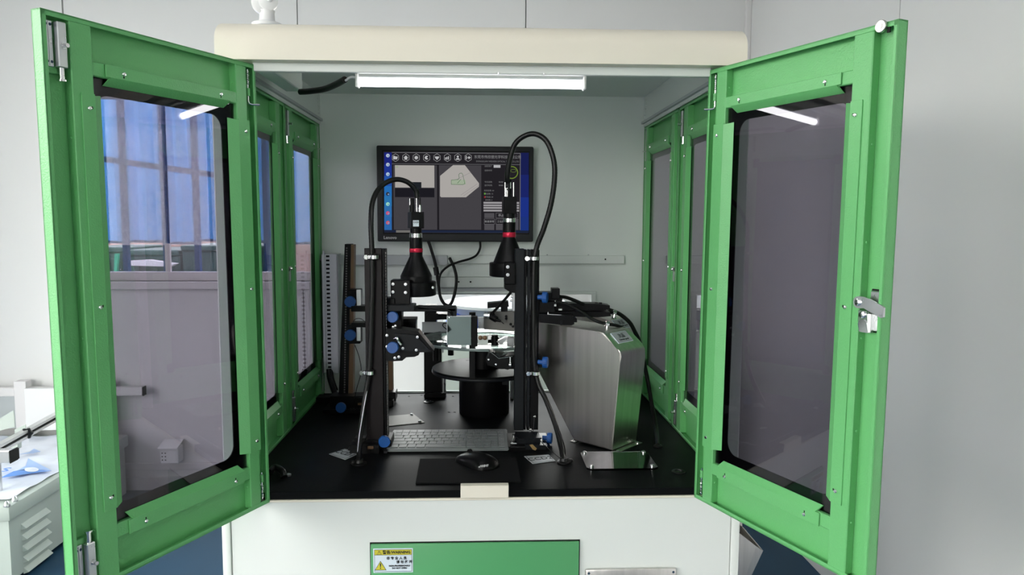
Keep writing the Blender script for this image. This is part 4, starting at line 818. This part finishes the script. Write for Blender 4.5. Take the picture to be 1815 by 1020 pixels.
b = B(); tube(b, [S(905, 519, .45), S(889, 538, .50), S(873, 555, .55)], .0042, 10, 2); obj('air_hose', b, 'rubber', ps)
b = B(); p0 = S(868, 560, .55); p1 = S(880, 567, .54); cyl(b, p0, p1, .0095, 14); cyl(b, p1, S(888, 570, .535), .006, 12, .003); cyl(b, S(888, 570, .535), S(893, 574.5, .53), .0012, 8); cyl(b, S(872, 553, .55), S(875, 562, .55), .006, 12); obj('nozzle', b, 'black', ps)
b = B(); cyl(b, S(858, 559, .552), p0, .0105, 14); obj('nozzle_collar', b, 'zinc', ps)
screws(ps, [(897, 561), (897, 565), (905, 575), (909, 579)], .598, .004, 'slate')
b = B(); pb(b, 847, 563, 858, 583, .63, .01, .001); obj('clear_block', b, 'zinc', ps); 
b = B(); pb(b, 847, 597, 865, 611, .50, .02, .001); lb = obj('lens_block', b, 'inner', ps)
for u in (851.5, 859.5): b = B(); lathe(b, S(u, 599, .50), [(.0065, 0), (.0065, .003), (.004, .004)], 16, (0, -1, 0)); obj('cap_screw', b, 'bronze', lb)
b = B(); pp(b, [(880, 606), (895, 598), (901, 598), (889, 612)], .54, .02); pb(b, 899, 599, 911, 615, .52, .02, .001); obj('side_mount', b, 'zinc', ps)
b = B(); cyl(b, S(877, 612, .55), S(877, 594, .55), .010, 14); obj('support_pin', b, 'black', ps)
b = B(); box(b, .095, .115, .61, .64, 0, .33, .002); obj('support_column', b, 'black', ps)
b = B(); p = S(904, 700, .86); q = S(911, 665, .86); box(b, p.x, q.x, .86, .875, 0.0, q.z+.03, .002); obj('slotted_stand', b, 'alu', label='short bright aluminium stand at the back beside the motor drum', cat='stand')

# ------------------------------------------------------------------ stainless reject chutes
def chute(P0, L_, label, lab2, dim=1.0, plate=True):
    P0 = V(P0); u = V((-.717, .697, 0)); e = V((.697, .717, 0)); z = V((0, 0, 1))
    prof = [(.002, .004), (-.020, .245), (-.021, .262)]+[(-.021+.018*(1-cos(a_)), .262+.020*sin(a_)) for a_ in (.4, .8, 1.2)]+[(.0, .289), (.030, .315), (.040, .320), (.060, .3215), (.26, .327), (.345, .328), (.345, .275), (.26, .187), (.135, .016), (.127, .004)]
    prof = prof if plate else prof
    t = thing('reject_chute', label, 'chute', P0+u*.06+e*L_*.5)
    b = B(); prism(b, [P0+u*s_+z*h for s_, h in prof], e*L_); bmesh.ops.bevel(b, geom=[ed for ed in b.edges if abs((ed.verts[0].co-ed.verts[1].co).normalized().dot(e)) < .5], offset=.004, segments=3, affect='EDGES'); obj('hood', b, 'steel', t)
    b = B(); a0 = P0-u*.016; prism(b, [a0, P0+u*.004, P0+u*.004+e*L_, a0+e*L_], (0, 0, .0015)); fl = obj('foot_flange', b, 'steel', t); b = B(); prism(b, [P0+u*.125, P0+u*.142, P0+u*.142+e*.02, P0+u*.125+e*.02], (0, 0, .0015)); obj('foot_tab', b, 'steel', t)
    for k in (.012, L_-.014): b = B(); lathe(b, P0-u*.010+e*k+z*.0015, [(.0045, 0), (.0045, .002), (.002, .004)], 14); obj('screw', b, 'chrome', fl)
    b = B(); lathe(b, P0+u*.134+e*.010+z*.0015, [(.0045, 0), (.0045, .002), (.002, .004)], 14); obj('screw', b, 'chrome', fl)
    # label on the sloped top
    s0, h0, s1, h1_ = .030, .315, .0, .289
    A0 = P0+u*s0+z*h0; A1 = P0+u*(s1-.006)+z*(h1_-.006); dn = (A1-A0).normalized(); nn = dn.cross(e).normalized()
    if nn.z < 0: nn = -nn
    return t, A0, dn, e, nn
P0 = (.344, .271, 0)
t, A0, dn, e, nn = chute(P0, .125, 'nearer stainless steel reject chute with a slanted face towards the viewer', '')
o = A0+e*.062+dn*.018+nn*.0003
def quad(c, r, u, hw, hh, n, d, name, m, parent):
    b = B(); prism(b, [c-r*hw-u*hh, c+r*hw-u*hh, c+r*hw+u*hh, c-r*hw+u*hh], n*d); return obj(name, b, m, parent, smooth=False)
def bad_label(o, parent, e, dn, nn):
    quad(o, e, dn, .036, .0185, nn, .0012, 'label_plate', 'stick', parent); quad(o+nn*.0010, e, dn, .0335, .0163, nn, .0004, 'label_border', 'ink', parent); quad(o+nn*.0013, e, dn, .0327, .0155, nn, .0003, 'label_face', 'paper', parent)
    text('lettering', '次品', .0150, o+nn*.0018-dn*.0035, e, -dn, 'ink', parent, bold=.0002); text('lettering', 'Defective goods', .0068, o+nn*.0018+dn*.0085, e, -dn, 'ink', parent, bold=.0002)
bad_label(o, t, e, dn, nn)
t2, A0, dn, e, nn = chute((.405, .545, 0), .09, 'farther stainless steel reject chute, mostly hidden behind the nearer one', '')
bad_label(A0+e*.045+dn*.018+nn*.0003, t2, e, dn, nn)
# cables over the chutes
b = B(); tube(b, [S(991, 526, .40), S(1005, 528, .41), S(1030, 538, .43), S(1052, 549, .45), S(1075, 553, .47), S(1090, 555, .49)], .0052, 10); tube(b, [S(1078, 549, .52), S(1098, 557, .53), S(1116, 572, .53), S(1126, 590, .53), S(1134, 608, .53), S(1141, 640, .53), S(1147, 670, .52), S(1155, 715, .48), S(1162, 755, .42), SZ(1166, 790, .003)], .0062, 10)
cl1 = obj('air_cable', b, 'rubber', label='black cable arching over the chutes and down their right side to the table', cat='cable')
b = B(); tube(b, [S(985, 534, .375), S(1005, 540, .375), S(1028, 552, .375), S(1050, 566, .375), S(1064, 572, .375), S(1078, 575, .38), S(1095, 578, .39), S(1110, 586, .41), S(1124, 600, .43), S(1132, 612, .45)], .0045, 10); cl2 = obj('air_cable', b, 'rubber', label='thinner black cable lying along the top of the nearer chute', cat='cable')
for par, u, v, Y in ((cl1, 1089, 555, .48), (cl2, 1076, 575, .375)):
    p = S(u, v, Y); b = B(); lathe(b, p, [(.0085, -.005), (.0085, .005)], 16, (1, 0, -.4)); obj('clip_band', b, 'chrome', par)
    b = B(); q = p+V((-.002, -.004, -.014)); cyl(b, p+V((0, -.004, -.004)), q, .004, 10); lathe(b, q, [(.0075, -.002), (.0075, .002)], 12, (0, -.3, 1)); obj('clip_bolt', b, 'chrome', par)
b = B(); p = SZ(1166, 792); lathe(b, (p.x, p.y, 0), [(.012, 0), (.012, .003), (.009, .005)], 18); obj('cable_gland', b, 'rubber', label='small black cable gland right of the chutes', cat='gland')
b = B(); tube(b, [SZ(478, 838, .012), SZ(488, 829, .016), SZ(500, 836, .014), SZ(504, 846, .004)], .008, 12); o_ = obj('cable_stub', b, 'rubber', label='black cable end entering the table by the left door', cat='cable')
b = B(); p = SZ(511, 844); lathe(b, (p.x, p.y, 0), [(.007, 0), (.007, .004), (.003, .006)], 14); obj('bolt', b, 'zinc', o_)

# ------------------------------------------------------------------ things on the table
kb = thing('keyboard', 'slim grey wireless keyboard lying in the middle of the black table', 'keyboard', (-.096, .37, 0))
c0 = [SZ(688, 803, .010), SZ(900, 803, .010), SZ(900, 768, .010), SZ(694.5, 768, .010)]
kx0, kx1, ky0, ky1 = -.262, .066, .285, .470
b = B(); kc = [V((kx0, ky0, .001)), V((kx1, ky0, .001)), V((kx1+.002, ky1, .001)), V((kx0-.002, ky1, .001))]
prism(b, kc, (0, 0, .008)); bmesh.ops.bevel(b, geom=b.edges[:], offset=.002, segments=2, affect='EDGES'); obj('case', b, 'key', kb)
rows = [[1]*15, [1]*13+[1.5, .9], [1.4]+[1]*12+[1.4, .9][:2], [1.7]+[1]*11+[1.7, .9], [2.1]+[1]*10+[1.4, .9, .9], [1.1, 1.1, 1.1, 1.2, 5.2, 1.2, 1, 1, .9, .9]]
keymesh = {}
for r_, row in enumerate(rows):
    tw = sum(row); x = kx0+.008; sc_ = (kx1-kx0-.016)/tw; hh = (ky1-ky0-.020)/6; y1_ = ky1-.010-r_*hh
    for wd in row:
        ww = wd*sc_; key = round(ww, 4)
        if key not in keymesh:
            b = B(); box(b, -ww/2+.0011, ww/2-.0011, -hh/2+.0013, hh/2-.0013, 0, .0022, .0006); keymesh[key] = finish(b, 'keycap', 'keytop', False)
        o_ = bpy.data.objects.new('keycap', keymesh[key]); C.objects.link(o_); o_.parent = kb; o_.matrix_parent_inverse = Matrix.Translation(-kb.location); o_.location = (x+ww/2, y1_-hh/2, .009)
        if wd > 5: text('lettering', '---', .006, (x+ww*.85, y1_-hh/2, .01135), (1, 0, 0), (0, 1, 0), 'silver', kb, bold=.0003)
        elif wd <= 1: text('lettering', random.choice('QWERTYUIOPASDFGHJKLZXCVBNM'), .0055, (x+ww/2, y1_-hh/2, .01135), (1, 0, 0), (0, 1, 0), 'duct', kb, ext=0)
        x += ww
b = B(); p = [SZ(746, 812), SZ(916, 812), SZ(923, 858), SZ(738, 858)]; prism(b, [V((-.166, .222, .0002)), V((.084, .222, .0002)), V((.086, .045, .0002)), V((-.162, .045, .0002))], (0, 0, .0028)); obj('mouse_pad', b, 'pad', label='thin black mouse pad under the mouse near the table edge', cat='mouse pad')
ms = thing('mouse', 'black wireless mouse on the mouse pad', 'mouse', (-.025, .18, .003))
b = B(); ax = V((-.62, .78, 0)); ay = V((.78, .62, 0)); c_ = V((-.018, .178, .003)); nu, nv = 22, 20; g = []
for i in range(nu+1):
    t_ = i/nu; s_ = -1+2*t_; wv = .0345*(max(0, 1-abs(s_)**3.2))**.5*(1-.10*cos(pi*s_)); hv = .028*(max(0, 1-((s_+.22)/(1.24 if s_ > -.22 else .80))**2))**.62
    row = []
    for j in range(nv+1):
        a_ = pi*j/nv; row.append(b.verts.new(c_+ax*s_*.066+ay*(wv*1.1*cos(a_))+V((0, 0, hv*(sin(a_)**.7 if sin(a_) > 0 else 0)+.001))))
    g.append(row)
for i in range(nu):
    for j in range(nv):
        try: b.faces.new((g[i][j], g[i+1][j], g[i+1][j+1], g[i][j+1]))
        except ValueError: pass
for i in range(nu): 
    try: b.faces.new((g[i][0], g[i][nv], g[i+1][nv], g[i+1][0]))
    except ValueError: pass
bmesh.ops.remove_doubles(b, verts=b.verts, dist=1e-5); obj('shell', b, 'black', ms)
b = B(); lathe(b, c_+ax*.030+V((0, 0, .0225)), [(.0085, -.003), (.009, 0), (.0085, .003)], 18, ay); obj('wheel', b, 'rubber', ms)
text('lettering', 'acer', .0135, SZ(857, 827, .0305), -(ay*.35+ax*.0)-V((.55, 0, 0)), V((-.25, -1, -.25)), 'silver', ms, bold=.0004, ext=.0015)
def table_label(pts, s, label, ang):
    P = [SZ(*p) for p in pts]; c_ = sum(P, V())/4; r = ((P[1]-P[0])+(P[2]-P[3])).normalized(); u = ((P[0]-P[3])+(P[1]-P[2])).normalized()
    t = thing('table_label', label, 'label', (c_.x, c_.y, 0)); L2 = lambda k, z0: [V((c_.x+(p.x-c_.x)*k, c_.y+(p.y-c_.y)*k, z0)) for p in P]
    b = B(); prism(b, L2(1, .0), (0, 0, .0012)); obj('plate', b, 'paper', t, smooth=False)
    b = B(); prism(b, L2(.90, .0011), (0, 0, .0003)); obj('border', b, 'ink', t, smooth=False)
    b = B(); prism(b, L2(.86, .0013), (0, 0, .0003)); obj('face', b, 'paper', t, smooth=False)
    text('lettering', s, .030, (c_.x, c_.y, .0018), r, u, 'ink', t, bold=.0003, sx=.85)
table_label([(611, 797), (640, 803), (612, 816), (583, 806)], 'CCD1', 'grey CCD1 name plate lying near the left door', 0)
table_label([(929, 810), (972, 807), (984, 818), (944, 823)], 'CCD2', 'grey CCD2 name plate in front of the right column', 0)
ac = thing('acrylic_sheet', 'clear acrylic plate on four chrome studs at the right of the table', 'plate', (.343, .175, 0))
b = B(); pts = [(.262, .108), (.421, .108), (.431, .118), (.431, .232), (.425, .243), (.262, .243), (.253, .234), (.253, .118)]
prism(b, [V((x, y, .006)) for x, y in pts], (0, 0, .005)); obj('sheet', b, mat('clear_acrylic_block', (.9, .93, .92), .02, trans=1, ior=1.49), ac, smooth=False)
for x, y in ((.266, .122), (.418, .122), (.264, .232), (.420, .232)):
    b = B(); cyl(b, (x, y, 0), (x, y, .006), .004, 12); lathe(b, (x, y, .011), [(.0055, 0), (.0055, .003), (.003, .005)], 16); obj('stud', b, 'chrome', ac)
pl = thing('cover_plate', 'brushed aluminium plate screwed to the table behind the keyboard', 'plate', (-.25, .6, 0))
b = B(); prism(b, [V((-.305, .529, 0)), V((-.181, .573, 0)), V((-.224, .672, 0)), V((-.330, .640, 0))], (0, 0, .002)); obj('plate', b, 'plate', pl, smooth=False)
for x, y in ((-.196, .578), (-.229, .660), (-.296, .537)): b = B(); lathe(b, (x, y, .002), [(.005, 0), (.005, .003), (.002, .005)], 14); obj('screw', b, 'zinc', pl)

# ------------------------------------------------------------------ on the canopy
wl_ = thing('lamp_joint', 'white swivel joint with round base on top of the canopy', 'lamp', (-.492, .10, 1.07))
zc_ = 1.0585; cx_, cy_ = -.495, .100
b = B(); lathe(b, (cx_, cy_, zc_), [(.034, -.003), (.034, .004), (.031, .006), (.020, .009), (.017, .014), (.0165, .030), (.018, .034)], 40); obj('base', b, 'whitep', wl_)
b = B(); lathe(b, (cx_-.004, cy_-.015, zc_+.050), [(.021, 0), (.025, .002), (.026, .006), (.026, .022), (.024, .026), (.020, .027)], 36, (-.25, 1, .1)); lathe(b, (cx_+.008, cy_-.018, zc_+.052), [(.018, 0), (.021, .002), (.021, .02)], 32, (-.25, 1, .1)); obj('joint', b, 'whitep', wl_)
b = B(); lathe(b, (cx_+.012, cy_-.019, zc_+.055), [(.0065, 0), (.0065, .003), (.004, .0035), (.0035, .001)], 18, (.2, -1, 0)); obj('joint_screw', b, 'zinc', wl_)
b = B(); cyl(b, (cx_-.002, cy_, zc_+.07), (cx_-.03, cy_+.01, zc_+.25), .017, 24); obj('arm', b, 'whitep', wl_)
# ------------------------------------------------------------------ stainless discharge hopper at the right of the base
hp = thing('discharge_hopper', 'stainless steel discharge tray sticking out of the cabinet on the right, over blue floor', 'hopper', (.7, .36, -.5))
b = B(); prism(b, [V((.601, .28, -.155)), V((.757, .30, -.282)), V((.775, .30, -.295)), V((.700, .30, -.47)), V((.601, .30, -.60))], (0, .0025, 0)); obj('near_wall', b, 'steel', hp, smooth=False)
b = B(); prism(b, [V((.601, .46, -.12)), V((.775, .46, -.235)), V((.775, .46, -.30)), V((.700, .46, -.47)), V((.601, .46, -.60))], (0, .0025, 0)); obj('far_wall', b, 'steel', hp, smooth=False)
b = B(); prism(b, [V((.775, .30, -.295)), V((.775, .46, -.295)), V((.700, .46, -.47)), V((.700, .30, -.47))], (.0025, 0, 0)); prism(b, [V((.601, .30, -.598)), V((.700, .30, -.468)), V((.700, .46, -.468)), V((.601, .46, -.598))], (0, 0, .0025)); obj('tray_floor', b, 'steel', hp, smooth=False)

# ------------------------------------------------------------------ machine at the left and the one behind
lm = thing('feeder_cabinet', 'pale machine housing with louvred side and film-covered top at the lower left', 'machine', (-2.3, 1.6, ZF))
lx, ly, lz = -1.81, 1.16, -.48
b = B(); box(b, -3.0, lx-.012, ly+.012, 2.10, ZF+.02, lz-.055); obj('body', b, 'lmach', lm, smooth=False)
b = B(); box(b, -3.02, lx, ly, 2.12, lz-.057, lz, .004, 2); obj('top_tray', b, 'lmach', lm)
for c_ in range(2):
    for r__ in range(5):
        y = 1.33+c_*.31; z = lz-.115-r__*.045; b = B(); prism(b, [V((lx-.013, y-.085, z-.013)), V((lx-.013, y-.085, z+.013)), V((lx+.002, y-.075, z-.010))], (0, .17, 0)); obj('louvre', b, 'lmach', lm, smooth=False)
b = B(); gx, gy = 26, 20; g = [[b.verts.new((-2.98+(lx-.03+2.98)*i/gx, ly+.05+(2.08-ly-.05)*j/gy, lz+.002+.006*(sin(i*1.3+j*.7)*sin(j*1.1-i*.4)+1))) for j in range(gy+1)] for i in range(gx+1)]
for i in range(gx):
    for j in range(gy): b.faces.new((g[i][j], g[i+1][j], g[i+1][j+1], g[i][j+1]))
fm = obj('film_sheet', b, 'film', lm, label='clear film printed in blue')
def fpoly(pts, m, dz=.018):
    b = B(); prism(b, [SZ(u, v, lz+dz) for u, v in pts], (0, 0, .0006)); obj('print_mark', b, m, fm, smooth=False)
fpoly([(0, 848), (24, 836), (48, 832), (92, 835), (60, 839), (20, 845)], 'print_'); fpoly([(30, 835), (46, 826), (50, 813), (90, 834), (70, 833)], 'print2'); fpoly([(33, 806), (52, 802), (60, 796), (72, 801), (58, 804)], 'print2', .019)
b = B(); prism(b, [SZ(u, v, lz+.0195) for u, v in [(56+13*cos(a_*pi/6), 833+4.2*sin(a_*pi/6)) for a_ in range(12)]], (0, 0, .0004)); obj('print_mark', b, 'film', fm, smooth=False)
p = SZ(10, 833, lz+.02); text('lettering', 'S', .075, (p.x, p.y, lz+.019), V((1, .15, 0)), V((-.2, 1, 0)), 'print_', fm, bold=.001)
b = B()
for u, v in ((26, 884), (12, 893)): p = SZ(u, v, lz+.012); lathe(b, (p.x, p.y, lz), [(.012, 0), (.012, .006), (.008, .018), (.003, .022)], 14)
obj('corner_bolts', b, 'zinc', lm)
cr_ = thing('guide_rail', 'slotted aluminium guide rail with black knob crossing above the film-covered machine', 'rail', (-2.0, 1.5, -.35))
zr_ = -.33
b = B(); p0 = SZ(-60, 822, zr_); p1 = SZ(93, 738, zr_); p2 = SZ(150, 707, zr_); dd = (p1-p0).normalized(); nn = V((-dd.y, dd.x, 0))*.014
for dz, h in ((-.030, .012), (-.006, .012), ): prism(b, [p0-nn+V((0, 0, dz)), p2-nn+V((0, 0, dz)), p2+nn+V((0, 0, dz)), p0+nn+V((0, 0, dz))], (0, 0, h))
obj('rail_profile', b, 'alu', cr_, smooth=False)
b = B(); nn2 = nn*.6; prism(b, [p0-nn2+V((0, 0, -.018)), p2-nn2+V((0, 0, -.018)), p2+nn2+V((0, 0, -.018)), p0+nn2+V((0, 0, -.018))], (0, 0, .012)); obj('rail_slot', b, 'gap', cr_, smooth=False)
q = SZ(47, 768, zr_-.012); 
b = B(); n = 24; a0 = V((.55, -.83, 0)); x_, y_, a_ = frame_of(a0); rs = []
for h, k in ((.0, 1), (.018, 1), (.022, .8)): rs.append([b.verts.new(q+a_*h+(x_*cos(2*pi*i/n)+y_*sin(2*pi*i/n))*.023*k*(1+.13*cos(6*2*pi*i/n))) for i in range(n)])
for u_, v_ in zip(rs, rs[1:]):
    for i in range(n): b.faces.new((u_[i], u_[(i+1) % n], v_[(i+1) % n], v_[i]))
b.faces.new(rs[0][::-1]); b.faces.new(rs[-1]); cyl(b, q-a_*.04, q, .010, 12); obj('star_knob', b, 'rubber', cr_)
def at_dist(u, v, ref): d = _ray(u, v); return EYE+d*((ref.y-EYE.y)/d.y)
b = B(); Yk = q.y+.01
prism(b, [S(u, v, Yk) for u, v in ((26, 762), (45, 753), (45, 772), (27, 783))], (0, .004, 0)); prism(b, [S(u, v, Yk+.02) for u, v in ((0, 742), (24, 728), (26, 757), (0, 764))], (0, .004, 0)); prism(b, [S(u, v, Yk) for u, v in ((8, 790), (31, 783), (31, 797), (8, 800))], (0, .03, 0)); obj('slide_bracket', b, 'lmach', cr_, smooth=False)
b = B(); cyl(b, p0.lerp(p1, .2)+V((0, 0, -.03)), V((p0.lerp(p1, .2).x, p0.lerp(p1, .2).y, lz)), .014, 12); cyl(b, p2+V((-.02, -.01, -.03)), V((p2.x-.02, p2.y-.01, lz)), .014, 12); obj('rail_leg', b, 'alu', cr_)
ep = thing('end_profile', 'short white aluminium profile with a black end cap, above the printed film', 'profile', (-2.1, 1.3, -.4))
Yk = 1.30; b = B(); p = S(-40, 822, Yk); q = S(16, 800, Yk); box(b, p.x, q.x, Yk, Yk+.04, p.z, q.z, .003); obj('profile_bar', b, 'alu', ep)
b = B(); box(b, q.x, q.x+.004, Yk-.001, Yk+.05, p.z-.002, q.z+.001, .001); prism(b, [V((q.x+.004, Yk, p.z)), V((q.x+.012, Yk+.04, p.z+.005)), V((q.x+.012, Yk+.04, q.z)), V((q.x+.004, Yk, q.z))], (0, .004, 0)); obj('end_cap', b, 'rubber', ep)
b = B(); cyl(b, (q.x-.06, Yk+.02, lz), (q.x-.06, Yk+.02, p.z), .012, 12); obj('profile_leg', b, 'alu', ep)
fr = thing('white_frame', 'white frame with pale aluminium bar on the far wall behind the left door', 'frame', (-2.0, 2.05, -.25))
Yf = 2.13
b = B(); p = S(-60, 704, Yf); q = S(252, 687, Yf); box(b, p.x, q.x, Yf, Yf+.035, p.z, q.z, .003); box(b, p.x, q.x-.002, Yf-.003, Yf, p.z+.004, p.z+.009); obj('frame_bar', b, 'glassalu', fr)
b = B(); box(b, q.x, q.x+.004, Yf-.001, Yf+.036, p.z-.001, q.z+.001); obj('end_cap', b, 'rubber', fr)
b = B(); p = S(46, 760, Yf-.03); q = S(130, 689, Yf-.03); box(b, p.x, q.x, Yf-.03, Yf-.01, lz+.03, q.z, .002); obj('frame_plate', b, 'whitep', fr)
b = B(); p = S(-60, 760, Yf); q = S(46, 704, Yf); box(b, p.x, q.x, Yf+.01, Yf+.02, lz+.03, q.z); obj('grey_infill', b, 'duct', fr)
b = B(); box(b, -2.36, -2.30, Yf-.02, Yf+.03, lz, -.20, .002); obj('frame_leg', b, 'glassalu', fr); b = B(); box(b, -1.93, -1.88, Yf-.02, Yf+.03, lz, -.20, .002); obj('frame_leg', b, 'glassalu', fr)
ob = thing('floor_socket', 'white double socket box with sloped lid on the far skirting behind the left door', 'socket', (-1.64, 2.16, -.66))
a = S(284, 823, 2.12); c = S(315, 795, 2.12)
b = B(); box(b, a.x, c.x, 2.12, 2.19, a.z, c.z, .004); prism(b, [V((a.x-.004, 2.10, c.z)), V((c.x+.004, 2.10, c.z)), V((c.x+.004, 2.19, c.z+.025)), V((a.x-.004, 2.19, c.z+.025))], (0, 0, .004)); obj('socket_box', b, 'whitep', ob)
b = B(); box(b, a.x+.045, c.x-.008, 2.117, 2.12, a.z+.02, c.z-.012, .001); obj('socket_plate', b, 'whitep', ob)
for dx in (.012, .028):
    for dz in (.02, .038, .056): b = B(); box(b, a.x+dx-.003, a.x+dx+.003, 2.118, 2.121, a.z+dz-.002, a.z+dz+.003); obj('socket_hole', b, 'gap', ob, smooth=False)
b = B(); box(b, X0, X1-.05, 2.185, 2.199, -.690, -.655, .002); struct('trim_2', b, 'glassalu')
bf = thing('bowl_feeder', 'white round feeder bowl on a blue base seen through the opening behind the mirror', 'feeder', (.06, 1.75, ZF))
p = S(850, 545, 1.55); cxb = p.x+.12; 
b = B(); lathe(b, (cxb, 1.80, .175), [(.20, 0), (.24, .02), (.275, .050), (.285, .052), (.285, .064), (.27, .064), (.20, .02), (.02, .018)], 56); obj('bowl', b, 'duct', bf)
b = B(); box(b, cxb-.27, cxb-.02, 1.62, 1.98, .13, .172, .004); obj('blue_base', b, mat('royal_blue_paint', (.015, .10, .60), .6, spec=.2), bf)
b = B(); box(b, cxb-.30, cxb+.25, 1.60, 2.0, ZF, .13, .005); obj('pedestal', b, 'lmach', bf)
